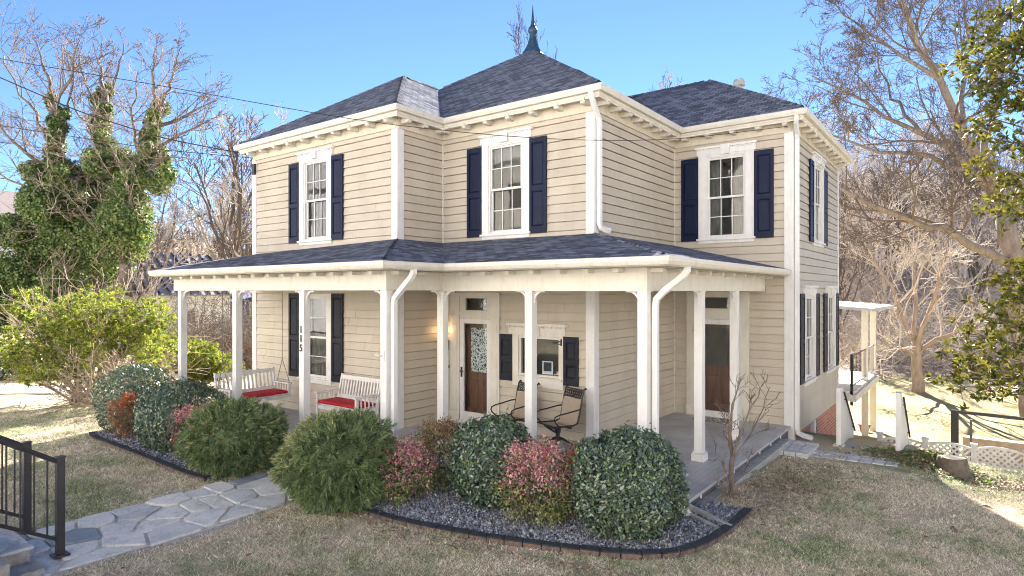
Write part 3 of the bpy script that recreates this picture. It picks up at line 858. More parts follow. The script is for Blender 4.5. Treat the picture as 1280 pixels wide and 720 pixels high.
# ceiling
m = MB()
slab(m, [(-13.4, 5.75), (-6.5, 5.75), (-6.5, 6.95), (-2.95, 6.95), (-2.95, 12.83), (-5.22, 12.83), (-5.22, 9.31), (-8.75, 9.31), (-8.75, 8.06), (-13.4, 8.06)], 2.905, 2.93)
m.build('porch_ceiling', M['cream'], house)
# eave of the porch
PE = [(-13.43, 8.08), (-13.43, 6.12), (-6.88, 6.12), (-6.88, 7.32), (-3.35, 7.32), (-3.35, 12.85)]
def pring(o):
    k = .06 if o > .06 else o
    return [(-13.43 - .0, 8.08), (-13.43 - .0, 6.12 - o), (-6.88 + o, 6.12 - o), (-6.88 + o, 7.32 - o), (-3.35 + o, 7.32 - o), (-3.35 + o, 12.85)]
def pring2(o): return pring(o)[1:]
strip([(.36, 2.905), (.36, 2.93), (.39, 2.955), (.42, 2.96), (.42, 2.935), (.40, 2.905)], 'porch_fascia', M['creamw'], pring2)
strip([(.41, 2.925), (.41, 3.01), (.42, 3.01), (.42, 2.935), (.47, 2.935), (.485, 2.97), (.485, 3.02), (.50, 3.02), (.50, 2.965), (.475, 2.92)], 'porch_gutter', M['creamw'], pring2)
m = MB(); m.box(-13.455, -13.431, 5.70, 8.07, 2.90, 3.0); m.build('porch_fascia', M['creamw'], house)
def pbr(x, y, dx, dy):
    """small rafter-end block under the porch eave"""
    m = MB()
    if dy: m.box(x - .045, x + .045, y - .17, y, 2.85, 2.90)
    else: m.box(x, x + .17, y - .045, y + .045, 2.85, 2.90)
    m.build('porch_bracket', M['creamw'], house)
for x in np.arange(-13.2, -6.9, .44): pbr(x, 6.118, 0, 1)
for x in np.arange(-6.35, -3.4, .44): pbr(x, 7.318, 0, 1)
for y in (6.25, 6.75): pbr(-6.878, y, 1, 0)
for y in np.arange(7.45, 12.7, .58): pbr(-3.348, y, 1, 0)
# porch roof
e = .47; ze = 3.025; zw = 3.60
E0 = (-13.45, 6.12 - e, ze); E1 = (-6.88 + e, 6.12 - e, ze); E2 = (-6.88 + e, 7.32 - e, ze); E3 = (-3.35 + e, 7.32 - e, ze); E4 = (-3.35 + e, 12.85, ze)
W0 = (-13.75, 8.08, 3.48); W1 = (-8.77, 8.08, zw); W2 = (-8.77, 9.33, zw); W3 = (-5.25, 9.33, zw); W4 = (-5.25, 12.85, zw)
m = MB()
for f in ([E0, E1, W1, W0], [E1, E2, W2, W1], [E2, E3, W3, W2], [E3, E4, W4, W3]): m.poly(f)
m.poly([(p[0], p[1], p[2] - .02) for p in (E0, W0, (-13.75, 8.08, 2.93), (-13.45, 5.65, 2.93))])
pr = m.build('porch_roof', M['roof'], house)
caps([(E1, W1)], pr, .12, .012); caps([(E3, W3)], pr, .12, .012)
for a, b in ((W0, W1), (W1, W2), (W2, W3), (W3, W4)): pass

# posts
def fret(mb, x, y, dx, dy):
    """fan-shaped corner bracket next to a post top"""
    R = .19; zt = ZB - .013
    n = 9; inner = [(R * (1 - math.cos(t)), R * (1 - math.sin(t))) for t in np.linspace(0, math.pi / 2, n)]
    # arc from post (0,R down) to beam (R,0)
    arc = [(R - R * math.cos(t), R - R * math.sin(t)) for t in np.linspace(0, math.pi / 2, n)]
    P3 = lambda h, v: (x + dx * (.066 + h), y + dy * (.066 + h), zt - v)
    w = .03
    for i in range(n - 1):
        (h0, v0), (h1, v1) = arc[i], arc[i + 1]
        nx, nz = (h1 + h0) / 2 - R, (v1 + v0) / 2 - R; L = math.hypot(nx, nz); nx, nz = nx / L * .032, nz / L * .032
        q = [P3(h0, v0), P3(h1, v1), P3(h1 + nx, v1 + nz), P3(h0 + nx, v0 + nz)]
        mb.prism([(p[0] - dy * w / 2, p[1] - dx * w / 2, p[2]) for p in q], (dy * w, dx * w, 0))
    for t in np.linspace(.5, 1.07, 3):
        h, v = R - R * math.cos(t), R - R * math.sin(t)
        mb.tube([P3(h, v), P3(.005, .005)], .008, 4)
    mb.tube([P3(.006, .0), P3(.006, R)], .012, 4); mb.tube([P3(0, .008), P3(R, .008)], .012, 4)

POSTS = [(-13.19, 6.19, [(1, 0)]), (-11.06, 6.19, [(-1, 0), (1, 0)]), (-8.96, 6.19, [(-1, 0), (1, 0)]), (-6.95, 6.19, [(-1, 0), (0, 1)]),
         (-6.95, 7.39, [(0, -1), (1, 0)]), (-5.20, 7.39, [(-1, 0), (1, 0)]), (-3.42, 7.39, [(-1, 0), (0, 1)]), (-3.42, 9.38, [(0, -1), (0, 1)]), (-3.42, 11.1, [(0, -1), (0, 1)])]
posts = []
for x, y, br in POSTS:
    m = MB(); h = .066
    m.box(x - h, x + h, y - h, y + h, .10, ZB)
    p = m.build('porch_post', M['trim'], house, bevel=.008)
    m = MB(); m.box(x - .098, x + .098, y - .098, y + .098, .001, .12); m.box(x - .082, x + .082, y - .082, y + .082, .121, .145)
    m.build('post_base', M['trim'], p, bevel=.006)
    for dx, dy in br:
        m = MB(); fret(m, x, y, dx, dy); m.build('post_bracket', M['trim'], p)
    posts.append(p)

def text_mesh(ch, size, depth):
    cu = bpy.data.curves.new('t', 'FONT'); cu.body = ch; cu.size = size; cu.extrude = depth; cu.align_x = 'CENTER'; cu.align_y = 'CENTER'
    ob = bpy.data.objects.new('t', cu); COL.objects.link(ob)
    me = bpy.data.meshes.new_from_object(ob.evaluated_get(bpy.context.evaluated_depsgraph_get()))
    bpy.data.objects.remove(ob); bpy.data.curves.remove(cu)
    return me
for i, ch in enumerate('115'):
    me = text_mesh(ch, .17, .006); me.materials.append(M['blackmetal'])
    o = link('house_number', me, posts[2])
    o.rotation_euler = (rad(90), 0, 0); o.location = (-8.96 - HB[0], 6.116 - HB[1], 1.97 - i * .155 - HB[2])
    o['label'] = 'black house number digit %s on the white porch post' % ch
m = MB(); x, y = -6.95, 6.124; m.tube([(x, y, 1.66), (x - .02, y - .05, 1.66), (x - .06, y - .08, 1.67), (x - .10, y - .07, 1.70)], .009); m.box(x - .03, x + .03, y - .012, y - .001, 1.58, 1.74)
m.build('plant_hook', M['trim'], house)

# downspouts
def spout(pts, w=.05, d=.04):
    m = MB(); m.tube(pts, [w] * len(pts), 4); return m.build('downspout', M['downspout'], house)
def bend(*ps): return [p for p in ps]
spout([(-5.13, 9.03, 5.93), (-5.13, 9.05, 5.86), (-5.14, 9.10, 5.80), (-5.17, 9.27, 5.66), (-5.175, 9.38, 5.56), (-5.175, 9.40, 5.5), (-5.175, 9.40, 3.76), (-5.16, 9.42, 3.70), (-5.10, 9.5, 3.66), (-5.05, 9.56, 3.645)])
spout([(-2.72, 12.55, 5.93), (-2.72, 12.57, 5.86), (-2.74, 12.62, 5.8), (-2.77, 12.85, 5.66), (-2.785, 12.92, 5.57), (-2.785, 12.93, 5.5), (-2.785, 12.93, -.05), (-2.77, 12.95, -.14), (-2.68, 13.02, -.2), (-2.55, 13.1, -.24)])
spout([(-6.45, 6.25, 2.94), (-6.45, 6.25, 2.87), (-6.5, 6.25, 2.80), (-6.72, 6.24, 2.60), (-6.82, 6.23, 2.5), (-6.835, 6.23, 2.42), (-6.835, 6.23, .05)])
spout([(-2.93, 7.6, 2.94), (-2.93, 7.6, 2.87), (-2.97, 7.58, 2.80), (-3.2, 7.50, 2.60), (-3.29, 7.48, 2.5), (-3.305, 7.48, 2.42), (-3.305, 7.48, .05)])

# rear deck
m = MB(); m.box(-4.6, -2.5, 17.8, 22.3, -.02, .06); m.box(-4.6, -2.45, 17.79, 22.32, -.2, -.021)
dk = m.build('rear_deck', M['creamw'], house)
m = MB(); m.hull([(-4.7, 17.78, 2.3), (-2.08, 17.78, 2.1), (-2.08, 22.6, 2.1), (-4.7, 22.6, 2.3), (-4.7, 17.78, 2.38), (-2.08, 17.78, 2.18), (-2.08, 22.6, 2.18), (-4.7, 22.6, 2.38)], MB.BF)
m.build('deck_roof', paint('pale_deck_roof', (.55, .54, .52), .6), dk)
for y in (20.4, 22.15):
    m = MB(); m.box(-2.66, -2.5, y - .08, y + .08, -3.2, 2.1); m.build('deck_post', M['creamw'], dk)
m = MB()
for z in (.18, .95): m.tube([(-2.55, 17.85, z), (-2.55, 22.2, z)], .016, 4)
for y in np.arange(17.9, 22.2, .24): m.tube([(-2.55, y, .18), (-2.55, y, .95)], .006, 4)
m.box(-2.58, -2.52, 17.8, 17.86, -.3, 1.0)
m.build('deck_railing', M['blackmetal'], dk)

# ------------------------------------------------------------------ porch furniture
def bench(root, w, swing=False):
    """local: seat front towards -Y, centred on x"""
    h = .42; d = .52
    m = MB()
    m.box(-w / 2, w / 2, -.26, -.22, h - .07, h); m.box(-w / 2, w / 2, .2, .24, h - .07, h)
    for x in (-w / 2, -w / 6, w / 6, w / 2 - .035): m.box(x, x + .035, -.22, .2, h - .06, h - .001)
    for y in np.arange(-.22, .19, .07): m.box(-w / 2 + .002, w / 2 - .002, y, y + .055, h + .001, h + .02)
    m.build('seat', M['whitewood'], root)
    m = MB(); t = .2
    def bk(z): return .22 + (z - h) * t
    for a, b in ((h + .08, h + .15), (h + .44, h + .52)):
        m.hull([(-w / 2, bk(a), a), (w / 2, bk(a), a), (w / 2, bk(a) + .03, a), (-w / 2, bk(a) + .03, a), (-w / 2, bk(b), b), (w / 2, bk(b), b), (w / 2, bk(b) + .03, b), (-w / 2, bk(b) + .03, b)], MB.BF)
    nsl = int(w / .085)
    for i in range(nsl):
        x = -w / 2 + .05 + (w - .1) * i / (nsl - 1); a, b = h + .15, h + .44
        m.hull([(x - .02, bk(a) + .005, a), (x + .02, bk(a) + .005, a), (x + .02, bk(a) + .022, a), (x - .02, bk(a) + .022, a), (x - .02, bk(b) + .005, b), (x + .02, bk(b) + .005, b), (x + .02, bk(b) + .022, b), (x - .02, bk(b) + .022, b)], MB.BF)
    for x in (-w / 2 - .04, w / 2): m.hull([(x, .2, h - .05), (x + .04, .2, h - .05), (x + .04, .25, h - .05), (x, .25, h - .05), (x, bk(h + .54), h + .54), (x + .04, bk(h + .54), h + .54), (x + .04, bk(h + .54) + .045, h + .54), (x, bk(h + .54) + .045, h + .54)], MB.BF)
    m.build('backrest', M['whitewood'], root)
    for sx in (-1, 1):
        m = MB(); x0 = sx * (w / 2 + .02)
        m.box(x0 - .04, x0 + .04, -.3, .27, h + .22, h + .25)
        m.box(x0 - .025, x0 + .025, -.27, -.22, h - .06 if swing else 0, h + .22)
        for y in np.arange(-.15, .2, .09): m.box(x0 - .012, x0 + .012, y, y + .02, h + .0, h + .22)
        m.build('armrest', M['whitewood'], root)
        if not swing:
            m = MB(); m.box(x0 - .025, x0 + .025, .2, .25, 0, h - .05); m.build('leg', M['whitewood'], root)
    m = MB(); z0 = h + .022; g = []
    for i, (ins, z) in enumerate(((.0, z0 + .01), (-.012, z0 + .035), (.0, z0 + .06), (.05, z0 + .075))):
        g.append((ins, z))
    x, y0, y1 = w / 2 - .015, -.25, .2
    rows = [[(-x + i, y0 + i, z), (x - i, y0 + i, z), (x - i, y1 - i, z), (-x + i, y1 - i, z), (-x + i, y0 + i, z)] for i, z in g]
    m.sheet(rows); m.poly([(-x + .05, y0 + .05, z0 + .0755), (x - .05, y0 + .05, z0 + .0755), (x - .05, y1 - .05, z0 + .0755), (-x + .05, y1 - .05, z0 + .0755)])
    m.build('cushion', M['red'], root, smooth=False, bevel=0)

sw = thing('porch_swing', (0, 0, 0), 'white slatted porch swing with red cushion hanging on chains at the left porch end', 'porch swing', local=True)
bench(sw, 1.25, True)
for sx in (-1, 1):
    m = MB(); x = sx * .66; ap = (x, 0.02, 1.15)
    for y in (-.26, .22): m.tube([(x, y, .66 if y < 0 else .64), ap], .006, 4)
    m.tube([ap, (x, .02, 2.58)], .007, 4)
    m.build('chain', M['rust'], sw)
sw.location = (-11.95, 7.05, 0); sw.rotation_euler = (0, 0, rad(90))
bn = thing('porch_bench', (0, 0, 0), 'white slatted bench with red cushion standing on the porch floor by the window', 'bench', local=True)
bench(bn, 1.12); bn.location = (-9.62, 7.58, 0)

def chair(root):
    # faces -Y
    m = MB()
    for sx in (-1, 1):
        x = sx * .25
        m.tube([(x, -.28, .41), (x, -.1, .40), (x, .12, .39), (x, .22, .42), (x, .27, .60), (x, .32, .85), (x, .36, .98), (x, .40, 1.01), (x, .42, .99)], .016, 6)
    m.tube([(-.25, -.28, .41), (.25, -.28, .41)], .014, 6); m.tube([(-.25, .22, .42), (.25, .22, .42)], .014, 6); m.tube([(-.25, .36, .975), (.25, .36, .975)], .014, 6)
    m.build('frame', M['blackmetal'], root)
    m = MB()
    prof = [(-.27, .405), (-.1, .385), (.1, .375), (.2, .41), (.25, .58), (.30, .82)]
    m.sheet([[(x, y, z + (.0 if abs(x) > .2 else -.008)) for x in (-.235, -.12, 0, .12, .235)] for y, z in prof])
    m.build('sling', M['sling'], root, smooth=True)
    m = MB()
    m.tube([(-.25, .305, .84), (.25, .305, .84)], .010, 5); m.tube([(-.25, .345, .95), (.25, .345, .95)], .010, 5)
    for i in range(9):
        x = -.22 + i * .055
        m.tube([(x - .02, .308, .85), (x + .02, .325, .895), (x - .02, .342, .94)], .009, 4); m.tube([(x + .02, .308, .85), (x - .02, .325, .895), (x + .02, .342, .94)], .008, 4)
    m.build('top_rail', M['blackmetal'], root)
    for sx in (-1, 1):
        m = MB(); x = sx * .28
        m.tube([(sx * .25, .29, .66), (x, .2, .655), (x, 0, .63), (x, -.2, .61), (x, -.29, .585), (x, -.31, .54), (x, -.28, .49), (x, -.235, .45), (sx * .25, -.2, .40)], .013, 6)
        m.build('arm', M['blackmetal'], root)
    m = MB()
    m.lathe((0, -.02, .12), [(.04, 0), (.035, .1), (.05, .13), (.06, .2), (.05, .22)], 10)
    m.box(-.22, .22, -.16, -.12, .33, .37); m.box(-.22, .22, .08, .12, .33, .37); m.tube([(-.18, -.14, .33), (-.06, -.05, .25), (.06, -.05, .25), (.18, -.14, .33)], .02, 5)
    for k in range(4):
        a = rad(45 + 90 * k); ca, sa = math.cos(a), math.sin(a)
        m.tube([(0, -.02, .16), (.1 * ca, -.02 + .1 * sa, .13), (.22 * ca, -.02 + .22 * sa, .06), (.31 * ca, -.02 + .31 * sa, .018)], [.03, .026, .02, .016], 6)
    m.build('swivel_base', M['blackmetal'], root)
ch = thing('patio_chair', (0, 0, 0), 'black metal sling patio chair nearest the front door, half hidden behind a porch post', 'chair', 'sling chairs on the porch', local=True)
chair(ch); ch.location = (-6.55, 8.78, 0)
c2 = copy_tree(ch); c2.location = (-5.62, 8.80, 0); c2.rotation_euler = (0, 0, rad(-20)); c2.scale = ch.scale = (.96, .96, .96); ch.rotation_euler = (0, 0, rad(-12))
c2['label'] = 'black metal sling patio chair on a swivel base, right of the porch post'

def mat_tex(name, a, b):
    t = NT(name); v = t.new('TexVoronoi'); v.inputs['Scale'].default_value = 14; t.ln(t.pos(), v.inputs['Vector'])
    return t.done(t.bsdf(t.ramp(v.outputs['Distance'], [(.3, a), (.45, b)]), .95))
def rug(x, y, wx, wy, label, a, b):
    m = MB(); n = 24; pts = []
    for i in range(n):
        t = 2 * math.pi * i / n; cx_, sy_ = math.cos(t), math.sin(t)
        pts.append((x + wx / 2 * math.copysign(abs(cx_) ** .5, cx_), y + wy / 2 * math.copysign(abs(sy_) ** .5, sy_), .003))
    m.prism(pts, (0, 0, .014)); tag(m.build('doormat', mat_tex('woven_mat', a, b)), label, 'doormat', 'doormats on the porch')
rug(-7.85, 8.85, .85, .55, 'rounded brown and grey doormat lying before the front door', (.10, .06, .05), (.33, .27, .24))
rug(-4.25, 12.42, .80, .42, 'pale patterned doormat lying before the side door on the right', (.55, .5, .46), (.2, .17, .15))

# ------------------------------------------------------------------ path, steps, rails
def gpoly(name, pts, mat, top, thick, kind=None):
    m = MB(); m.prism([(x, y, top - thick) for x, y in pts], (0, 0, thick)); o = m.build(name, mat)
    if kind: o['kind'] = kind
    return o
rg3 = random.Random(2)
L = [(-8.42 + rg3.uniform(-.05, .05), y) for y in np.arange(2.0, 5.7, .35)]; Rr = [(-6.98 + rg3.uniform(-.06, .06), y) for y in np.arange(2.0, 5.7, .35)]
Rr[-3:] = [(-7.05, Rr[-3][1]), (-7.2, Rr[-2][1]), (-7.25, Rr[-1][1])]
def clip_half(poly, a, n):
    out = []
    for k in range(len(poly)):
        p, q = poly[k], poly[(k + 1) % len(poly)]; dp, dq = (p - a) @ n, (q - a) @ n
        if dp <= 0: out.append(p)
        if dp * dq < 0: out.append(p + (q - p) * dp / (dp - dq))
    return out
m = MB(); m.prism([(x, y, -.3) for x, y in L + Rr[::-1]], (0, 0, .226))
rs = np.random.default_rng(8); cen = []
for iy in range(10):
    for ix in range(4 if iy % 2 else 3):
        cen.append((-8.42 + (ix + .5 * (1 if iy % 2 else 1.2)) * 1.44 / (4 if iy % 2 else 3.2) + rs.normal(0, .09), 2.05 + iy * .39 + rs.normal(0, .08)))
cen = np.array(cen); m.m = 1
for k, cc in enumerate(cen):
    x0, x1 = -8.43 + rs.uniform(-.05, .05), -6.985 + rs.uniform(-.05, .05)
    pl = [np.array(q) for q in ((x0, 1.9), (x1, 1.9), (x1, 5.6), (x0, 5.6))]
    for k2, c2_ in enumerate(cen):
        if k2 != k and np.hypot(*(c2_ - cc)) < 1.3:
            nn = (c2_ - cc) / np.hypot(*(c2_ - cc)); pl = clip_half(pl, (cc + c2_) / 2 - nn * .014 * rs.uniform(.7, 1.5), nn)
            if len(pl) < 3: break
    if len(pl) < 3: continue
    pl = np.array(pl); c0 = pl.mean(0)
    # chip the corners
    q = []
    for a in range(len(pl)):
        p, nx_, pv = pl[a], pl[(a + 1) % len(pl)], pl[a - 1]; t_ = rs.uniform(.08, .2)
        q += [p + (pv - p) * t_ * .8, p + (nx_ - p) * t_ * .8]
    q = np.array(q); zt_ = -.062 + rs.uniform(.0, .02); tl = rs.normal(0, .006, 2)
    b0 = len(m.v); N_ = len(q)
    zz = lambda w_: zt_ + (w_ - c0) @ tl
    inn = c0 + (q - c0) * (1 - .012 / (np.linalg.norm(q - c0, axis=1)[:, None] + 1e-6))
    m.v += [(w_[0], w_[1], -.08) for w_ in q] + [(w_[0], w_[1], zz(w_) - .007) for w_ in q] + [(w_[0], w_[1], zz(w_)) for w_ in inn]
    for a in range(N_):
        b = (a + 1) % N_
        m.f += [(b0 + a, b0 + b, b0 + N_ + b, b0 + N_ + a), (b0 + N_ + a, b0 + N_ + b, b0 + 2 * N_ + b, b0 + 2 * N_ + a)]; m.mi += [1, 1]
    m.f.append(tuple(b0 + 2 * N_ + a for a in range(N_))); m.mi.append(1)
def stoneflag():
    t = NT('flagstone_pieces'); p = t.pos()
    st = t.ramp(t.island(), [(0, (.20, .23, .26)), (.09, (.23, .27, .30)), (.12, (.44, .45, .45)), (.45, (.57, .565, .545)), (.75, (.66, .635, .59)), (1, (.54, .515, .47))])
    st = t.mix(.75, st, t.ramp(t.noise(5, p, 8, .72), [(.3, (.55, .55, .57)), (.5, (1, 1, 1)), (.7, (1.22, 1.18, 1.12))]), 'MULTIPLY')
    st = t.mix(.5, st, t.ramp(t.noise(40, p, 4, .7), [(.3, (.7, .7, .7)), (.7, (1.2, 1.2, 1.2))]), 'MULTIPLY')
    return t.done(t.bsdf(st, .75, t.bump(t.noise(9, p, 7, .7), .6, .02)))
M['mortar'] = stone_mat('pale_mortar', (.40, .35, .29), (.66, .61, .54), 16)
M['flagpiece'] = stoneflag()
tag(m.build('path', [M['mortar'], M['flagpiece']]), kind='structure')
m = MB()
for i in range(len(Rr) - 1):
    (x0, y0), (x1, y1) = Rr[i], Rr[i + 1]; t = rg3.uniform(.05, .1)
    m.hull([(x0 + .002, y0 + .01, -.3), (x0 + t, y0 + .02, -.3), (x1 + t, y1 - .01, -.3), (x1 + .002, y1 - .01, -.3), (x0 + .002, y0 + .01, -.075), (x0 + t, y0 + .02, -.10), (x1 + t, y1 - .01, -.10), (x1 + .002, y1 - .01, -.075)], MB.BF)
tag(m.build('path_edging', M['stone']), 'row of rough edging stones along the near side of the flagstone path', 'edging')
m = MB(); m.box(-8.35, -7.0, 5.45, 5.66, -.3, -.035); tag(m.build('porch_step', M['flag'], bevel=.01), 'low flagstone step between the path and the porch', 'step')
st = thing('garden_steps', (-7.7, 1.6, -.1), 'flagstone steps rising from the path beside the dark handrails', 'steps')
for i in range(5):
    y1 = 2.02 - i * .3; z = -.06 + (i + 1) * .17; dx = .108 * (i + .3)
    m = MB(); m.box(-8.26 + dx, -7.44 + dx, y1 - .36, y1, z - .19, z - .035); m.build('riser', M['stone'], st, bevel=.012)
    m = MB(); m.box(-8.28 + dx, -7.42 + dx, y1 - .35, y1 + .03, z - .034, z); m.build('tread', M['flag'], st, bevel=.012)
m = MB()
for i in range(5):
    y1 = 2.06 - i * .3; z = -.02 + i * .17; dx = .108 * (i + .3)
    m.box(-7.38 + dx, -7.10 + dx, y1 - .31, y1 - .005, -.4, z)
m.build('cheek_wall', M['stone'], st, bevel=.015)

def rail(x, label, dx=.085, n=5):
    r = thing('handrail', (x, 2.26, -.06), label, 'handrail', 'handrails beside the steps')
    s = .66; y0 = 2.26
    m = MB(); m.box(x - .035, x + .035, y0 - .035, y0 + .035, -.045, .93); m.box(x - .042, x + .042, y0 - .042, y0 + .042, .931, .945)
    m.build('post', M['bronze'], r, bevel=.003)
    m = MB(); m.box(x - .07, x + .07, y0 - .07, y0 + .07, -.058, -.036); m.build('base_plate', M['bronze'], r, bevel=.004)
    def at(t, z): return (x + .36 * t, y0 - t, z + s * t)
    for z, rr, nm in ((.88, .030, 'top_rail'), (.10, .024, 'bottom_rail')):
        m = MB(); m.tube([at(.02, z), at(2.0, z)], rr, 4); m.build(nm, M['bronze'], r)
    for k in range(15):
        t = .12 + k * .118
        m = MB(); m.tube([at(t, .10), at(t, .88)], .010, 4); m.build('baluster', M['bronze'], r)
    m = MB(); q = at(2.0, 0); m.box(q[0] - .035, q[0] + .035, q[1] - .035, q[1] + .035, q[2] - .1, q[2] + .95); m.build('post', M['bronze'], r)
    return r
rail(-7.38, 'dark bronze handrail on the near side of the steps at the bottom left')
rail(-8.39, 'dark bronze handrail on the far side of the steps, behind the nearer rail')

# ------------------------------------------------------------------ beds
def gravel(name, poly, n, seed, label_kind='stuff'):
    rng = np.random.default_rng(seed); P = np.array(poly)
    lo, hi = P.min(0), P.max(0); pts = []
    c = rng.uniform(lo, hi, (n * 3, 2))
    ins = np.zeros(len(c), bool); j = len(P) - 1
    for i in range(len(P)):
        xi, yi = P[i]; xj, yj = P[j]
        k = ((yi > c[:, 1]) != (yj > c[:, 1])) & (c[:, 0] < (xj - xi) * (c[:, 1] - yi) / (yj - yi + 1e-12) + xi)
        ins ^= k; j = i
    c = c[ins][:n]; N = len(c)
    z = ground(c[:, 0], c[:, 1]) + rng.uniform(.0, .03, N) + .02
    oc = np.array([(1, 0, 0), (0, 1, 0), (-1, 0, 0), (0, -1, 0), (0, 0, 1), (0, 0, -1)], float)
    s = rng.uniform(.010, .024, N)[:, None, None] * rng.uniform(.6, 1.3, (N, 1, 3)) * (oc[None] + rng.normal(0, .25, (N, 6, 3)))
    v = s + np.stack([c[:, 0], c[:, 1], z], 1)[:, None, :]
    f = np.array([(0, 1, 4), (1, 2, 4), (2, 3, 4), (3, 0, 4), (1, 0, 5), (2, 1, 5), (3, 2, 5), (0, 3, 5)])
    F_ = (f[None] + (np.arange(N) * 6)[:, None, None]).reshape(-1, 3)
    org = (float(c[:, 0].mean()), float(c[:, 1].mean()), -.1)
    return tag(np_mesh(name, v.reshape(-1, 3), [F_], M['gravel'], org=org), kind='stuff')
EF = [(-6.25, 5.02), (-6.05, 4.96), (-5.36, 4.98), (-4.70, 5.09), (-4.14, 5.24), (-3.63, 5.42), (-3.14, 5.58), (-2.72, 5.78), (-2.48, 6.0), (-2.34, 6.3), (-2.26, 6.8), (-2.26, 7.45), (-2.27, 7.9)]
EL = [(-13.4, 4.62), (-13.15, 4.50), (-12.0, 4.46), (-10.89, 4.46), (-9.9, 4.42), (-9.05, 4.40), (-8.75, 4.45)]
def bedsheet(pts, name):
    m = MB(); m.prism([(x, y, gz(x, y) - .15) for x, y in pts], (0, 0, .165)); o = m.build(name, M['soil']); o['kind'] = 'structure'
bf = EF + [(-2.78, 7.95), (-2.8, 6.93), (-6.45, 6.93), (-6.45, 5.7), (-6.75, 5.66)]
bl = EL + [(-8.6, 5.66), (-13.6, 5.66)]
bedsheet(bf, 'flower_bed'); bedsheet(bl, 'flower_bed')
gravel('gravel', bf, 26000, 1); gravel('gravel', bl, 11000, 2)
def edging(pts, label, step=.2):
    P = np.array(pts); seg = np.linalg.norm(np.diff(P, axis=0), axis=1); s = np.concatenate([[0], np.cumsum(seg)])
    n = int(s[-1] / step); ts = np.linspace(0, s[-1], n + 1)
    q = np.stack([np.interp(ts, s, P[:, 0]), np.interp(ts, s, P[:, 1])], 1)
    for _ in range(2): q[1:-1] = (q[:-2] + 2 * q[1:-1] + q[2:]) / 4
    rr = random.Random(4); th = thing('garden_edging', (float(q[:, 0].mean()), float(q[:, 1].mean()), -.15), label, 'edging')
    mt, mb = MB(), MB()
    for i in range(n):
        a, b = q[i], q[i + 1]; t = (b - a) / np.linalg.norm(b - a); nn = np.array([t[1], -t[0]]); g0 = gz(*a); j = rr.uniform(-.006, .006)
        a2, b2 = a + t * .006, b - t * .006
        def blk(mm, o0, o1, z0, z1):
            mm.hull([(*(a2 + nn * o0), z0), (*(b2 + nn * o0), z0), (*(b2 + nn * o1), z0), (*(a2 + nn * o1), z0), (*(a2 + nn * o0), z1), (*(b2 + nn * o0), z1), (*(b2 + nn * o1), z1), (*(a2 + nn * o1), z1)], MB.BF)
        blk(mb, -.05, .05 + j, g0 - .1, g0 + .052 + j)
        blk(mt, -.045, .052 + j, g0 + .053 + j, g0 + .070 + j)
    mb.build('block', M['edgebrick'], th); mt.build('cap', M['edgetop'], th)
edging(EF, 'dark capped block edging curving round the near gravel bed')
edging(EL, 'dark capped block edging along the left gravel bed beyond the path')

# splash block, stones
m = MB(); 
m.hull([(-2.95, 7.28, -.2), (-2.3, 6.95, -.2), (-2.25, 7.15, -.2), (-2.9, 7.48, -.2), (-2.95, 7.28, -.03), (-2.3, 6.95, -.06), (-2.28, 6.99, -.06), (-2.93, 7.32, -.03)], MB.BF)
m.hull([(-2.90, 7.42, -.2), (-2.25, 7.09, -.2), (-2.22, 7.17, -.2), (-2.87, 7.5, -.2), (-2.89, 7.44, -.03), (-2.24, 7.12, -.06), (-2.22, 7.17, -.06), (-2.87, 7.5, -.03)], MB.BF)
m.hull([(-2.93, 7.33, -.2), (-2.27, 7.0, -.2), (-2.24, 7.15, -.2), (-2.89, 7.47, -.2), (-2.93, 7.33, -.085), (-2.27, 7.0, -.105), (-2.24, 7.15, -.105), (-2.89, 7.47, -.085)], MB.BF)
tag(m.build('splash_block', M['concrete'], bevel=.008), 'weathered concrete splash block lying at the near corner of the porch', 'splash block')
m = MB(); m.tube([(-2.99, 7.27, .02), (-2.90, 7.26, -.0), (-2.80, 7.22, -.06), (-2.74, 7.19, -.09)], [.05, .05, .052, .055], 8); tag(m.build('drain_pipe', M['downspout']), 'short white drain pipe end poking out above the splash block', 'pipe')
def rock(x, y, s, label, mat, seed):
    rr = np.random.default_rng(seed); m = MB()
    import bmesh
    bm = bmesh.new(); bmesh.ops.create_icosphere(bm, subdivisions=2, radius=1)
    m.v = [(x + v.co.x * s * (1 + rr.normal(0, .12)), y + v.co.y * s * .8 * (1 + rr.normal(0, .1)), gz(x, y) + .03 + v.co.z * s * .45) for v in bm.verts]
    m.f = [tuple(v.index for v in f.verts) for f in bm.faces]; m.mi = [0] * len(m.f); bm.free()
    tag(m.build('rock', mat), label, 'rock')
M['tanrock'] = stone_mat('tan_stone', (.34, .24, .16), (.5, .4, .29), 14)
rock(-2.6, 6.2, .07, 'small tan stone lying on the dark gravel in the near bed', M['tanrock'], 1)

# pavers beside the right corner
pv = thing('paver_landing', (-1.9, 12.2, -.3), 'grey concrete paver landing and low stacked edge beside the right corner of the house', 'paving')
r4 = random.Random(9)
m = MB()
for i in range(8):
    for j in range(2):
        x = -2.55 + i * .19; y = 11.78 + .02 * i + j * .24; z = -.265
        m.box(x + .006, x + .184, y + .006, y + .234, z - .1, z + r4.uniform(-.004, .006))
m.build('pavers', M['paver'], pv, bevel=.008)
m = MB()
for i in range(3):
    for j in range(4):
        x = -2.92 + i * .2; y = 11.55 + j * .25
        for k in range(2): m.box(x + .006, x + .194, y + .006 + .01 * k, y + .244, -.36 + k * .085, -.36 + k * .085 + .078 + r4.uniform(-.004, .004))
m.build('stacked_blocks', M['paver'], pv, bevel=.008)

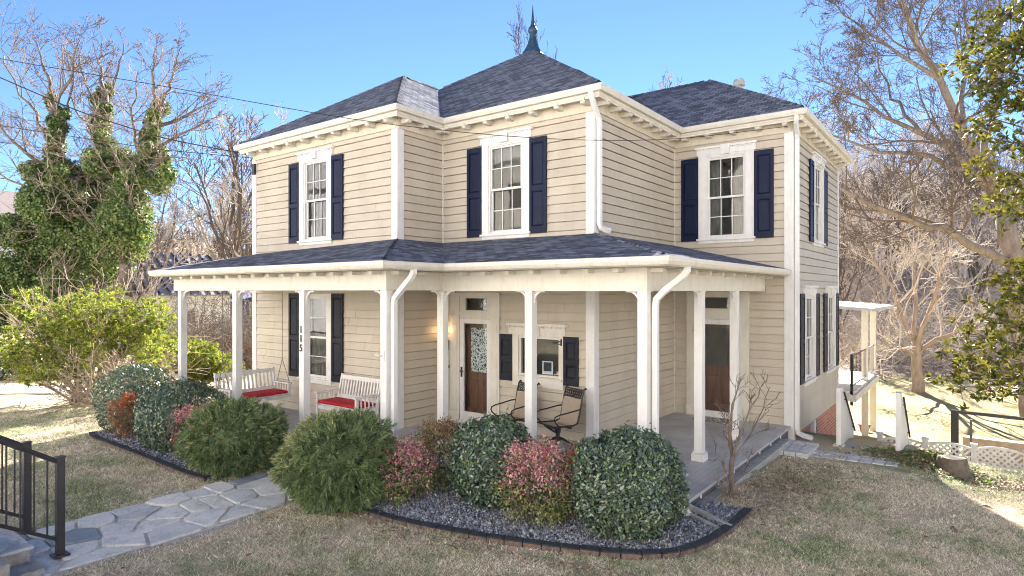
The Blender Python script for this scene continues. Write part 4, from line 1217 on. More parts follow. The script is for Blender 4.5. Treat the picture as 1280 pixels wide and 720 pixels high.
# stair side walls
def stairwall(x, label):
    t = thing('stair_wall', (x, 13.6, -.4), label, 'stair wall', 'white walls beside the basement stairs')
    m = MB(); prof = [(12.95, -1.2), (12.95, .80), (13.08, .80), (14.45, -.22), (14.45, -1.9)]
    m.prism([(x - .04, y, z) for y, z in prof], (.08, 0, 0)); m.build('panel', M['trim'], t)
    m = MB(); m.tube([(x + .07, 13.12, .70), (x + .07, 14.4, -.25)], .018, 5); m.tube([(x + .04, 13.3, .53), (x + .07, 13.3, .55)], .01, 4); m.tube([(x + .04, 14.2, -.14), (x + .07, 14.2, -.12)], .01, 4); m.build('handrail', M['blackmetal'], t)
    m = MB(); m.box(x - .09, x + .09, 12.9, 13.1, -.36, -.27); m.build('foot', M['trim'], t)
stairwall(-2.07, 'tall white stair wall with a sloping black rail, close to the brick foundation')
stairwall(-1.12, 'tall white stair wall with a sloping black rail, standing free on the lawn edge right of the pavers')
st = thing('basement_stairs', (-1.6, 14, -1), 'grey steps going down between the two white stair walls', 'steps')
for i in range(5):
    m = MB(); m.box(-2.02, -1.17, 12.9 + i * .28, 13.2 + i * .28, -1.8, -.29 - i * .18); m.build('step', M['concrete'], st)

# stump and its ivy mound
m = MB(); x, y = -.33, 12.6; z = gz(x, y) - .05; rr = random.Random(11)
for k in range(1):
    K = 18; rows = []
    for rads, zz in ((.31, 0), (.23, .10), (.205, .22), (.195, .30), (.18, .32), (.0, .325)):
        rows.append([(x + rads * (1 + .12 * math.sin(3 * a) + .05 * math.sin(7 * a)) * math.cos(a), y + rads * (1 + .12 * math.sin(3 * a)) * math.sin(a) * .8, z + zz) for a in [2 * math.pi * i / K for i in range(K + 1)]])
    m.sheet(rows)
tag(m.build('tree_stump', M['stump'], smooth=False), 'weathered cut tree stump on the lawn edge beyond the pavers', 'stump')

# lattice fence
lf = thing('lattice_fence', (-.2, 16.2, -1.4), 'low white lattice fence with posts beyond the stump', 'fence')
xs = [-1.75, -.9, -.05, .8, 1.65, 2.5, 3.35]
for i in range(len(xs) - 1):
    x0, x1 = xs[i] + .05, xs[i + 1] - .05; zt0 = -.72 + .02 * i; zb0 = -1.75
    m = MB()
    def top(x): return zt0 + .06 * math.sin((x - x0) / (x1 - x0) * math.pi)
    step = .115; h = zt0 - zb0
    for k in range(-12, 14):
        for sg in (1, -1):
            xa = x0 + k * step
            pa = np.array([xa if sg > 0 else xa, zb0]); pb = np.array([xa + sg * h, zt0 + .03])
            # clip to x range
            def clip(p, q):
                d = q - p; t0, t1 = 0, 1
                if abs(d[0]) > 1e-6:
                    ta, tb = sorted(((x0 - p[0]) / d[0], (x1 - p[0]) / d[0])); t0, t1 = max(t0, ta), min(t1, tb)
                return (p + d * t0, p + d * t1) if t1 > t0 + .01 else None
            cseg = clip(pa, pb)
            if cseg is None: continue
            (xa1, za1), (xb1, zb1) = cseg; yy = 16.2 + (.006 if sg > 0 else -.006); w_ = .026
            m.prism([(xa1 - w_, yy, za1), (xa1 + w_, yy, za1), (xb1 + w_, yy, zb1), (xb1 - w_, yy, zb1)], (0, .009, 0))
    m.tube([(x0 + (x1 - x0) * t, 16.2, top(x0 + (x1 - x0) * t)) for t in np.linspace(0, 1, 9)], .032, 4)
    m.build('lattice_panel', M['whitewood'], lf)
for x in xs:
    m = MB(); m.box(x - .05, x + .05, 16.13, 16.23, -2.2, -.62); m.box(x - .065, x + .065, 16.115, 16.245, -.619, -.58); m.build('fence_post', M['whitewood'], lf)

# dark frame beyond the lattice
t = thing('pipe_railing', (-.4, 19, -1.5), 'dark metal post and rail frame standing in the back yard behind the lattice fence', 'railing')
m = MB(); m.box(-.52, -.36, 18.92, 19.08, -2.6, -.36); m.build('post', M['bronze'], t)
m = MB(); m.box(-.14, -.09, 19.0, 19.05, -2.5, -.55); m.build('post', M['rust'], t)
m = MB(); m.hull([(-.52, 18.95, -.42), (3.5, 19.3, -.55), (3.5, 19.4, -.55), (-.52, 19.05, -.42), (-.52, 18.95, -.35), (3.5, 19.3, -.48), (3.5, 19.4, -.48), (-.52, 19.05, -.35)], MB.BF); m.build('top_rail', M['bronze'], t)
m = MB(); m.box(-.3, 5, 20.3, 20.6, -3, -1.25); tag(m.build('retaining_wall', paint('tan_block_wall', (.42, .32, .24), .9, .15, 6)), 'low tan retaining wall behind the dark metal frame', 'wall')

# flower pot at foot of deck post
m = MB(); px_, py_ = -2.72, 21.4; pzz = gz(px_, py_); m.lathe((px_, py_, pzz), [(.11, 0), (.15, .19), (.17, .2), (.17, .24), (.14, .24)], 14); tag(m.build('flower_pot', M['pot']), 'red clay pot at the foot of the rear deck post', 'pot')

# ------------------------------------------------------------------ vegetation helpers
F0 = 774.7
def V3(u, v, dep):
    """a spot seen across the garden: direction given on a 1280x720 view plan, dep = metres along the depth axis"""
    lat = (u - 640) / F0 * dep
    x, y = W(lat, dep)
    return np.array([x, y, 2.6 - (v - 364.5) / F0 * dep])

def norm(a): return a / (np.linalg.norm(a, axis=-1, keepdims=True) + 1e-9)

def tubes_np(polys):
    """polys: list of (pts (N,K,3), rad (N,K), sides)"""
    VV, FF, off = [], [], 0
    for pts, rd, n in polys:
        N, K = pts.shape[:2]
        t = norm(np.gradient(pts, axis=1))
        ref = np.zeros_like(t); up = np.abs(t[..., 2]) < .85
        ref[..., 2] = up; ref[..., 0] = ~up
        u = norm(np.cross(t, ref)); w = np.cross(t, u)
        a = 2 * np.pi * np.arange(n) / n
        ringv = pts[:, :, None, :] + rd[:, :, None, None] * (np.cos(a)[None, None, :, None] * u[:, :, None, :] + np.sin(a)[None, None, :, None] * w[:, :, None, :])
        VV.append(ringv.reshape(-1, 3))
        i = np.arange(N)[:, None, None] * K * n + np.arange(K - 1)[None, :, None] * n
        j = np.arange(n)[None, None, :]; j2 = (j + 1) % n
        q = np.stack([i + j, i + j2, i + n + j2, i + n + j], -1).reshape(-1, 4) + off
        FF.append(q); off += N * K * n
    return np.concatenate(VV), np.concatenate(FF)

def spawn(rng, pts, rd, m, ang, lr, rr, L, tmin=.25):
    """child branches along parents -> start, dir, length, radius"""
    N, K = pts.shape[:2]
    t = rng.uniform(tmin, .98, (N, m)); t[:, -1] = .97
    f = t * (K - 1); i = np.minimum(f.astype(int), K - 2); fr = (f - i)[..., None]
    ar = np.arange(N)[:, None]
    P = pts[ar, i] * (1 - fr) + pts[ar, i + 1] * fr
    T = norm(pts[ar, i + 1] - pts[ar, i])
    r = rd[ar, i] * (1 - fr[..., 0]) + rd[ar, i + 1] * fr[..., 0]
    rnd = rng.normal(size=T.shape); per = norm(rnd - (rnd * T).sum(-1, keepdims=True) * T)
    a = np.radians(rng.uniform(ang[0], ang[1], (N, m)))[..., None]
    D = norm(T * np.cos(a) + per * np.sin(a))
    Lc = L[:, None] * lr * rng.uniform(.6, 1.25, (N, m)) * (1.2 - .55 * t)
    return P.reshape(-1, 3), D.reshape(-1, 3), Lc.ravel(), (r * rr * rng.uniform(.7, 1.05, (N, m))).ravel()

def run(rng, P, D, L, R, K=5, wob=.16, up=.06, tip=.45):
    N = len(P); pts = np.zeros((N, K, 3)); pts[:, 0] = P; d = D.copy()
    for k in range(1, K):
        d = norm(d + rng.normal(0, wob, (N, 3)) + np.array([0, 0, up]))
        pts[:, k] = pts[:, k - 1] + d * (L / (K - 1))[:, None]
    rd = R[:, None] * np.linspace(1, tip, K)[None]
    return pts, rd

def crown(rng, P, D, L, R, kids, ang=(25, 55), lr=.58, rr=.55, wob=.16, up=.06, rmin=.006, tmin=.25, first=None):
    """returns list of poly groups, last levels thin"""
    out = []
    if first is None: pts, rd = run(rng, P, D, L, R, 6, wob, up)
    else: pts, rd = first
    out.append((pts, np.maximum(rd, rmin), 6)); Lc = L
    for lv, m in enumerate(kids):
        P, D, Lc, Rc = spawn(rng, pts, rd, m, ang, lr, rr, Lc, tmin)
        pts, rd = run(rng, P, D, Lc, Rc, 5 if lv < len(kids) - 1 else 4, wob * 1.15, up)
        out.append((pts, np.maximum(rd, rmin), 5 if lv == 0 else 3))
    return out

def resample(pts, K):
    p = np.array(pts, float); s = np.concatenate([[0], np.cumsum(np.linalg.norm(np.diff(p, axis=0), axis=1))])
    q = np.stack([np.interp(np.linspace(0, s[-1], K), s, p[:, i]) for i in range(3)], 1)
    for _ in range(2): q[1:-1] = (q[:-2] + 2 * q[1:-1] + q[2:]) / 4
    return q, s[-1]

def leaves(c, d, nrm, L, Wd, fold=.12):
    d = norm(d); s = norm(np.cross(d, nrm)); n = np.cross(s, d)
    L = np.broadcast_to(L, (len(c),))[:, None]; Wd = np.broadcast_to(Wd, (len(c),))[:, None]
    a = c - d * L / 2; b = c + d * L / 2; m = c - d * L * .05
    v = np.stack([a, m + s * Wd / 2 + n * Wd * fold, b, m - s * Wd / 2 + n * Wd * fold], 1).reshape(-1, 3)
    return v, np.arange(len(c) * 4).reshape(-1, 4)

def sph(rng, n):
    return norm(rng.normal(size=(n, 3)))

def shrub(name, label, cat, c, r, h, seed, kind, n, mats, pick=None, ls=(.055, .026), boxy=2.5, squash=1.0, stem=M['bark']):
    rng = np.random.default_rng(seed); g = gz(*c)
    root = thing(name, (c[0], c[1], g), label, cat)
    hz = h * .54; cz = g + h * .46
    ph = rng.uniform(0, 6.28, 9)
    def surf(d):
        s = 1 / (np.abs(d) ** boxy).sum(-1) ** (1 / boxy)
        l = 1 + .035 * np.sin(d[:, 0] * 17 + ph[4]) * np.sin(d[:, 1] * 15 + d[:, 2] * 13 + ph[5]) + .06 * np.sin(d[:, 0] * 5 + ph[0]) * np.sin(d[:, 1] * 6 + ph[1]) + .05 * np.sin(d[:, 2] * 7 + ph[2] + 3 * d[:, 0]) + .03 * np.sin(d[:, 0] * 13 + d[:, 1] * 11 + ph[3])
        s = s * l
        low = np.where(d[:, 2] < 0, 1 + .22 * d[:, 2], 1)
        return np.stack([d[:, 0] * s * r * low, d[:, 1] * s * r * low * squash, d[:, 2] * s * hz], 1) + np.array([c[0], c[1], cz])
    C0 = np.array([c[0], c[1], cz])
    if kind == 'leaf':
        d = sph(rng, n); p = surf(d); dep = 1 - np.abs(rng.normal(0, .10, n)) + .02
        stray = rng.random(n) < .05; dep[stray] += rng.uniform(.02, .11, stray.sum())
        p = C0 + (p - C0) * dep[:, None]
        nr = norm(d + rng.normal(0, .55, d.shape) + np.array([0, 0, .25])); di = norm(np.cross(nr, rng.normal(size=d.shape)) + .35 * d)
        v, f = leaves(p, di, nr, ls[0] * rng.uniform(.7, 1.2, n), ls[1] * rng.uniform(.8, 1.2, n))
        cen = p
    elif kind == 'tuft':
        k = 24; T = n // k
        d = sph(rng, T); p = surf(d) ; dep = 1.03 - np.abs(rng.normal(0, .15, T)); p = C0 + (p - C0) * dep[:, None]
        ax = norm(d * .8 + np.array([0, 0, -.35]) + rng.normal(0, .35, d.shape))
        D = norm(ax[:, None, :] + rng.normal(0, .34, (T, k, 3))).reshape(-1, 3)
        cen = np.repeat(p, k, 0) + D * ls[0] * .5 + np.repeat(ax, k, 0) * rng.uniform(-.05, .05, (T * k, 1))
        v, f = leaves(cen, D, norm(rng.normal(size=D.shape)), ls[0] * rng.uniform(.6, 1.2, len(D)), ls[1])
        if pick is not None: cen = np.repeat(p, k, 0)
    else:  # open feathery (nandina)
        k = 22; T = n // k
        d = sph(rng, T); d[:, 2] = np.where(d[:, 2] < -.75, -d[:, 2], d[:, 2]); d = norm(d)
        p = surf(d); dep = 1 - np.abs(rng.normal(0, .22, T)); p = C0 + (p - C0) * dep[:, None]
        cen = np.repeat(p, k, 0) + rng.normal(0, .048, (T * k, 3))
        D = norm(np.repeat(d, k, 0) * .4 + rng.normal(0, .7, (T * k, 3)) + np.array([0, 0, -.2]))
        v, f = leaves(cen, D, norm(rng.normal(size=D.shape) * .7 + np.array([0, 0, 1.])), ls[0] * rng.uniform(.7, 1.2, len(D)), ls[1])
    mi = None
    if pick is not None: mi = pick(rng, (cen - C0) / np.array([r, r, hz]), len(f), cen)
    v[:, 2] = np.maximum(v[:, 2], g + .01)
    np_mesh('foliage', v, [f], mats, root, midx=mi)
    # inner leaf mass and stems
    if kind != 'open':
        m = MB(); K = 14; rows = []
        for i in range(9):
            th_ = math.pi * i / 8; row = []
            for j in range(K + 1):
                a = 2 * math.pi * (j % K) / K
                dd = np.array([[math.sin(th_) * math.cos(a), math.sin(th_) * math.sin(a), math.cos(th_)]])
                q = C0 + (surf(dd)[0] - C0) * .5; row.append(q)
            rows.append(row)
        m.sheet(rows); m.build('inner_foliage', mats if not isinstance(mats, list) else mats[0], root)
    ns = 7 if kind != 'open' else 16
    a = rng.uniform(0, 6.28, ns); P = np.stack([c[0] + .08 * np.cos(a), c[1] + .08 * np.sin(a), np.full(ns, g - .03)], 1)
    D = norm(np.stack([np.cos(a) * .55, np.sin(a) * .55, np.full(ns, 1.)], 1))
    vv, ff = tubes_np(crown(rng, P, D, np.full(ns, h * .75), np.full(ns, .014), (3,), rmin=.004))
    np_mesh('stem', vv, [ff], stem, root)
    return root

def pick_top(thr, pr, soft=.25, mid=None):
    def f(rng, q, nf, cen):
        s = q[:, 2] + rng.normal(0, soft, len(q)); o = (s > thr).astype(int)
        return np.where(rng.random(nf) < pr, o, 0)
    return f
CM = [M['camellia'], M['camelliay']]
few = lambda rng, q, nf, cen: (rng.random(nf) < np.where(q[:, 2] > .2, .09, .03)).astype(int)
shrub('camellia_shrub', 'boxy dark green clipped shrub at the far left end of the bed', 'shrub', (-13.25, 5.3), .62, 1.22, 1, 'leaf', 12500, CM, few, boxy=3)
shrub('camellia_shrub', 'rounded dark green clipped shrub between the orange-tipped and pink nandinas', 'shrub', (-10.98, 5.14), .68, 1.15, 2, 'leaf', 14000, CM, few, boxy=2.4)
shrub('camellia_shrub', 'dark green ball shrub in front of the patio chairs', 'shrub', (-4.94, 6.2), .53, 1.10, 3, 'leaf', 12000, CM, few, boxy=2.4)
shrub('camellia_shrub', 'largest dark green ball shrub at the right end of the near bed', 'shrub', (-3.14, 6.36), .60, 1.13, 4, 'leaf', 17000, CM, few, boxy=2.5)
CY = [M['cypress'], M['cypressy']]
shrub('cypress_shrub', 'mid green feathery conifer shrub on the left side of the path', 'shrub', (-9.0, 5.0), .66, 1.0, 5, 'tuft', 30000, CY, lambda rng, q, nf, cen: (rng.random(nf) < .12).astype(int), ls=(.105, .013), boxy=2.3)
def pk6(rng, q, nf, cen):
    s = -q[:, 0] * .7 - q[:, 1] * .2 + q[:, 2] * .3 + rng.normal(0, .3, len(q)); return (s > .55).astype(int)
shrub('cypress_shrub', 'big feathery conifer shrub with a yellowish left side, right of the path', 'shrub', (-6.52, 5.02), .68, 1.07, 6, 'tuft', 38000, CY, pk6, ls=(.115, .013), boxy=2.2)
ND = [M['nandgreen'], M['nandpink']]
shrub('nandina_shrub', 'low orange-tipped bronze nandina between the two left dark shrubs', 'shrub', (-12.45, 4.95), .36, .80, 7, 'open', 3600, [M['nandbrown'], M['nandred']], pick_top(.55, .85), ls=(.05, .02))
shrub('nandina_shrub', 'pink and bronze nandina tucked left of the feathery shrub by the path', 'shrub', (-10.15, 5.02), .42, .82, 8, 'open', 4000, [M['nandbrown'], M['nandpink']], pick_top(.1, .75), ls=(.05, .02))
shrub('nandina_shrub', 'bright pink nandina right of the big feathery conifer shrub', 'shrub', (-5.95, 5.52), .42, .76, 9, 'open', 6500, ND, pick_top(0, .78), ls=(.046, .019))
shrub('nandina_shrub', 'greener nandina with reddish tips behind the bright pink one, against the porch', 'shrub', (-5.85, 6.22), .42, .92, 10, 'open', 6000, [M['nandgreen'], M['nandbrown']], pick_top(.45, .9), ls=(.046, .019))
shrub('nandina_shrub', 'pink topped nandina between the two dark ball shrubs', 'shrub', (-4.12, 5.98), .42, .94, 11, 'open', 7500, ND, pick_top(.15, .76), ls=(.046, .019))
shrub('nandina_shrub', 'small narrow nandina with red tips pressed against the largest ball shrub', 'shrub', (-3.80, 6.32), .22, .84, 12, 'open', 2600, [M['nandgreen'], M['nandred']], pick_top(.6, .8), ls=(.046, .019))

# big golden evergreen bushes at the left
def loosebush(name, label, clumps, seed, n, mat, ls, base, stems=14):
    rng = np.random.default_rng(seed); g = gz(*base)
    root = thing(name, (base[0], base[1], g), label, 'bush')
    cl = np.array([c[:3] for c in clumps]); rr = np.array([c[3] for c in clumps])
    k = 18; T = n // k
    w = rr ** 2 / (rr ** 2).sum(); ci = rng.choice(len(cl), T, p=w)
    d = sph(rng, T); p = cl[ci] + d * (rr[ci] * np.minimum(1.12, np.abs(rng.normal(.82, .2, T))))[:, None]
    p[:, 2] = np.maximum(p[:, 2], g + .35 + .3 * rng.random(T))
    ax = norm(d * .6 + np.array([0, 0, .55]) + rng.normal(0, .3, d.shape))
    D = norm(ax[:, None, :] + rng.normal(0, .5, (T, k, 3))).reshape(-1, 3)
    cen = np.repeat(p, k, 0) + D * ls[0] * .6
    v, f = leaves(cen, D, norm(rng.normal(size=D.shape) + np.array([0, 0, .6])), ls[0] * rng.uniform(.6, 1.2, len(D)), ls[1])
    np_mesh('foliage', v, [f], mat, root)
    P = np.tile([[base[0], base[1], g - .05]], (len(cl), 1)) + rng.normal(0, .2, (len(cl), 3)) * [1, 1, 0]
    L = np.linalg.norm(cl - P, axis=1); D = norm(cl - P)
    vv, ff = tubes_np(crown(rng, P, D, L * 1.02, np.full(len(cl), .035), (5, 4), up=.02, rmin=.006, wob=.08))
    np_mesh('branches', vv, [ff], M['barktan'], root)
def cluster(spec, rng, m, dep, dd):
    out = []
    for (u, v, r) in spec:
        for _ in range(m):
            q = V3(u + rng.normal(0, 14), v + rng.normal(0, 9), dep + rng.normal(0, dd)); out.append((*q, r * rng.uniform(.7, 1.1)))
    return out
rr_ = np.random.default_rng(21)
loosebush('evergreen_bush', 'large loose golden-green evergreen bush at the left, before the ivy-clad trees', cluster([(20, 435, .5), (60, 400, .55), (105, 380, .5), (140, 385, .5), (90, 425, .7), (150, 420, .6), (185, 400, .45), (45, 460, .55), (120, 460, .6), (175, 450, .5)], rr_, 3, 16.5, .7), 22, 52000, M['goldbush'], (.11, .026), W(-11.4, 16.6))
loosebush('evergreen_bush', 'lower golden-green evergreen bush behind the left end of the porch', cluster([(215, 435, .4), (250, 440, .45), (280, 455, .4), (230, 470, .5), (270, 480, .45), (200, 460, .4)], rr_, 3, 19, .6), 23, 22000, M['goldbush'], (.11, .028), W(-9.6, 19))
# bare twiggy shrub at the foot of the golden bush
def barebush(name, label, base, n, L, seed, mat, r=.012, kids=(5, 4)):
    rng = np.random.default_rng(seed); g = gz(*base[:2]); root = thing(name, (base[0], base[1], g), label, 'bush')
    a = rng.uniform(0, 6.28, n); D = norm(np.stack([np.cos(a), np.sin(a), rng.uniform(.35, 1.3, n)], 1))
    P = np.tile([[base[0], base[1], g - .03]], (n, 1)) + np.stack([np.cos(a), np.sin(a), 0 * a], 1) * .12
    vv, ff = tubes_np(crown(rng, P, D, L * rng.uniform(.7, 1.1, n), np.full(n, r), kids, rmin=.006, wob=.2, up=.03))
    np_mesh('branches', vv, [ff], mat, root)
barebush('bare_bush', 'low leafless twiggy bush at the foot of the large golden bush', W(-9.4, 14.6), 26, 1.3, 31, M['barktan'], .016)

# ------------------------------------------------------------------ trees
def limb_tree(name, label, limbs, seed, kids, mat_t, mat_b, lscale=.42, R0=None, rmin=.009, cat='tree', ang=(25, 60), up=.05, lr=.6, group=None, base=None):
    """limbs: list of (points, r0, r1); the first is the trunk"""
    rng = np.random.default_rng(seed)
    base = limbs[0][0][0] if base is None else base
    root = thing(name, tuple(float(x) for x in base), label, cat, group)
    m = MB(); K = 9; P, Rr_, Ls = [], [], []
    for i, (pts, r0, r1) in enumerate(limbs):
        q, L = resample(pts, K); q[1:-1] += rng.normal(0, .012 * L, (K - 2, 3))
        rads = np.linspace(r0, r1, K)
        if i == 0: rads[0] *= 1.35
        m.tube(q, rads, 9 if i == 0 else 7)
        P.append(q); Rr_.append(rads); Ls.append(L)
    m.build('trunk', mat_t, root, smooth=True)
    P, Rr_, Ls = np.array(P), np.array(Rr_), np.array(Ls)
    if len(limbs) > 1: P, Rr_, Ls = P[1:], Rr_[1:], Ls[1:]
    pl = crown(rng, None, None, Ls * lscale / .6, None, kids, ang=ang, lr=lr, rr=.5, rmin=rmin, up=up, wob=.13, first=(P, Rr_), tmin=.2)[1:]
    v, f = tubes_np(pl)
    np_mesh('crown', v, [f], mat_b, root)
    return root

d = 26
G_ = lambda u, v, k=0: V3(u, v, d + k)
limbs = [([G_(1300, 540), G_(1282, 430), G_(1264, 330), G_(1255, 262)], .46, .34),
         ([G_(1255, 262), G_(1207, 172, -1), G_(1180, 105, -2), G_(1150, 50, -2), G_(1125, -25, -3)], .24, .06),
         ([G_(1250, 250), G_(1200, 190, 1), G_(1150, 165, 2), G_(1090, 130, 2), G_(1015, 95, 3)], .17, .03),
         ([G_(1242, 235), G_(1180, 200, -2), G_(1110, 190, -3), G_(1030, 165, -3)], .15, .03),
         ([G_(1262, 330), G_(1182, 287, -1), G_(1110, 258, -3), G_(1052, 236, -4)], .19, .07),
         ([G_(1205, 170), G_(1200, 100, 2), G_(1208, 20, 3), G_(1215, -50, 3)], .13, .03),
         ([G_(1230, 215), G_(1247, 130, 1), G_(1240, 50, 2), G_(1255, -40, 2)], .14, .03),
         ([G_(1180, 105), G_(1130, 70, 0), G_(1080, 40, 1), G_(1040, 0, 2)], .10, .02),
         ([G_(1150, 165), G_(1110, 110, 4), G_(1085, 50, 5)], .09, .02),
         ([G_(1260, 280), G_(1290, 180, -1), G_(1310, 60, -2)], .2, .05)]
limb_tree('bare_tree', 'great spreading bare tree whose limbs fill the sky right of the house', limbs, 41, (9, 6, 6, 5), M['barkmid'], M['twig'], .34, rmin=.0085)
d = 31
limbs = [([G_(1148, 496), G_(1146, 455), G_(1145, 425)], .3, .2),
         ([G_(1145, 430), G_(1120, 375, 1), G_(1098, 335, 1), G_(1075, 290, 2)], .14, .03),
         ([G_(1146, 435), G_(1162, 385, -1), G_(1180, 330, -2), G_(1185, 270, -2)], .13, .03),
         ([G_(1147, 440), G_(1190, 412, -1), G_(1225, 418, -2), G_(1250, 400, -2)], .11, .03),
         ([G_(1145, 430), G_(1143, 360, 0), G_(1150, 290, 1)], .12, .03),
         ([G_(1146, 445), G_(1110, 425, -2), G_(1085, 450, -2)], .08, .02)]
limb_tree('bare_tree', 'smaller bare tree standing on the sunlit back lawn beyond the stair walls', limbs, 42, (9, 6, 5), M['barktan'], M['twigtan'], .42, rmin=.010)

# ivy-covered trees at the left
def ivy_tree(label, trunk, r, ivy_pts, n, seed, limbs, dep):
    rng = np.random.default_rng(seed)
    lm = [(trunk, r, r * .45)] + limbs
    root = limb_tree('ivy_clad_tree', label, lm, seed, (6, 5, 4), M['bark'], M['twig'], .45, rmin=.010, up=.12)
    cl = np.array([p[:3] for p in ivy_pts]); rr = np.array([p[3] for p in ivy_pts])
    w = rr ** 1.5 / (rr ** 1.5).sum(); ci = rng.choice(len(cl), n, p=w)
    dd = sph(rng, n); p = cl[ci] + dd * (rr[ci] * np.minimum(1.15, np.abs(rng.normal(.85, .22, n))))[:, None]
    p[:, 2] = np.maximum(p[:, 2], ground(p[:, 0], p[:, 1]) + .1)
    nr = norm(dd + rng.normal(0, .6, dd.shape)); di = norm(np.cross(nr, rng.normal(size=dd.shape)) + np.array([0, 0, -.4]))
    v, f = leaves(p, di, nr, .125 * rng.uniform(.5, 1.3, n), .10)
    np_mesh('ivy', v, [f], M['ivy'], root)
    bi = rng.choice(len(cl), 46); bd = norm(rng.normal(size=(46, 3)) + np.array([0, 0, .6]) - .9 * np.array([FV[0], FV[1], 0]))
    vv, ff = tubes_np(crown(rng, cl[bi], bd, rng.uniform(1.2, 2.6, 46), np.full(46, .022), (5, 4), rmin=.008, wob=.2, up=.05))
    np_mesh('bare_shoots', vv, [ff], M['barktan'], root)
def along(pts, r0, r1, k, rng, dep, jit=4):
    q = np.array(pts, float); s = np.linspace(0, 1, k); si = np.linspace(0, 1, len(q)); out = []
    for t in s:
        u = np.interp(t, si, q[:, 0]) + rng.normal(0, jit); v = np.interp(t, si, q[:, 1]); out.append((*V3(u, v, dep + rng.normal(0, .5)), (r1 * .95 + (r0 - r1 * .95) * (1 - t) ** 2.2) * rng.uniform(.7, 1.3)))
    return out
def blob(spec, rng, dep, m=2, dd=.9):
    out = []
    for u, v, r in spec:
        for _ in range(m): out.append((*V3(u + rng.normal(0, 9), v + rng.normal(0, 9), dep + rng.normal(0, dd)), r * rng.uniform(.6, 1.1)))
    return out
d = 27; rv = np.random.default_rng(50)
ivy_tree('left ivy-clad bare tree with a thin ivy column on its trunk', [G_(75, 480), G_(70, 300), G_(72, 200), G_(66, 122)], .32,
         along([(80, 290), (72, 200), (67, 125)], .85, .26, 18, rv, d) + blob([(20, 300, 1.0), (50, 250, .9), (85, 215, .6), (40, 225, .6), (100, 290, 1.0), (15, 350, 1.1), (60, 310, 1.2), (40, 390, 1.2), (80, 370, 1.2), (95, 250, .8), (-15, 380, 1.2)], rv, d),
         80000, 51, [([G_(66, 122), G_(55, 80, 1), G_(40, 45, 1)], .10, .02), ([G_(68, 135), G_(90, 90, -1), G_(100, 50, -1)], .09, .02), ([G_(70, 180), G_(30, 130, 1), G_(5, 70, 2)], .09, .02), ([G_(72, 220), G_(20, 180, -1), G_(-20, 140, -1)], .10, .02), ([G_(72, 160), G_(95, 110, 2), G_(88, 70, 2)], .07, .02), ([G_(72, 260), G_(10, 220, 1), G_(-30, 200, 1)], .09, .02)], d)
d = 28.5
ivy_tree('middle ivy-clad bare tree with ragged ivy near its top', [G_(120, 480), G_(122, 300), G_(125, 200), G_(130, 112)], .33,
         along([(118, 290), (124, 200), (130, 115)], .9, .34, 16, rv, d) + blob([(110, 300, 1.1), (130, 220, .6), (150, 240, .6), (115, 260, .8), (82, 350, 1.1), (88, 385, 1.1), (135, 250, .9), (100, 230, .8), (130, 320, 1.1), (145, 280, .8)], rv, d),
         66000, 52, [([G_(130, 115), G_(125, 80, 1), G_(128, 48, 1)], .10, .02), ([G_(130, 125), G_(150, 85, -1), G_(155, 55, -1)], .08, .02), ([G_(128, 150), G_(105, 100, 1), G_(100, 65, 1)], .08, .02), ([G_(126, 180), G_(95, 140, 2), G_(80, 90, 2)], .08, .02)], d)
d = 26
ivy_tree('right ivy-clad bare tree leaning to the right with an ivy sleeve', [G_(135, 480), G_(150, 330), G_(168, 225), G_(200, 132)], .32,
         along([(150, 300), (172, 215), (201, 135)], .9, .30, 18, rv, d) + blob([(130, 318, .8), (150, 280, .75), (162, 250, .7), (90, 395, .9), (190, 215, .5), (205, 190, .45), (160, 210, .6), (120, 200, .5)], rv, d),
         48000, 53, [([G_(200, 135), G_(215, 95, 1), G_(225, 62, 1)], .10, .02), ([G_(198, 145), G_(190, 95, -1), G_(195, 60, -1)], .08, .02), ([G_(190, 165), G_(230, 145, 1), G_(272, 125, 1)], .09, .02), ([G_(178, 200), G_(225, 165, -1), G_(262, 150, -1)], .09, .02), ([G_(170, 225), G_(215, 190, -2), G_(240, 200, -2)], .07, .02), ([G_(175, 205), G_(165, 140, 1), G_(172, 90, 1)], .08, .02)], d)

# generic bare trees, copied
def bare_proto(seed, H, spread, kids, rmin, mt, mb, label, name='bare_tree'):
    rng = np.random.default_rng(seed)
    root = thing(name, (0, 0, 0), label, 'tree', local=True)
    K = 8; q = np.zeros((K, 3)); q[:, 2] = np.linspace(0, H * .55, K); q[1:, :2] = np.cumsum(rng.normal(0, .04 * H / K * 3, (K - 1, 2)), 0)
    r = np.linspace(H * .02, H * .009, K); m = MB(); m.tube(q, r, 7); m.build('trunk', mt, root, smooth=True)
    n = 7; t = np.linspace(.35, 1, n) * (K - 1); i = np.minimum(t.astype(int), K - 2); P = q[i] + (q[i + 1] - q[i]) * (t - i)[:, None]
    a = np.arange(n) * 2.4 + rng.uniform(0, 6); D = norm(np.stack([np.cos(a) * spread, np.sin(a) * spread, np.full(n, 1.)], 1)); D[-1] = norm(np.array([.1, .1, 1.]))
    L = H * rng.uniform(.38, .52, n)
    v, f = tubes_np(crown(rng, P, D, L, H * rng.uniform(.006, .010, n), kids, rmin=rmin, wob=.15, up=.1, lr=.55))
    np_mesh('crown', v, [f], mb, root)
    return root
lab_h = 'bare tree among the leafless woods on the far hillside'
protos = [bare_proto(60 + i, 10, (.55, .8, .45, .7)[i], (6, 5, 4), .014, M['barktan'], M['twigtan'] if i % 2 else M['twig'], lab_h) for i in range(4)]
rt = np.random.default_rng(70)
spots = []
for _ in range(46):       # hillside right
    dep = rt.uniform(44, 115); spots.append((dep * rt.uniform(.50, .92), dep, rt.uniform(.8, 1.4), lab_h, 'bare trees on the far hillside'))
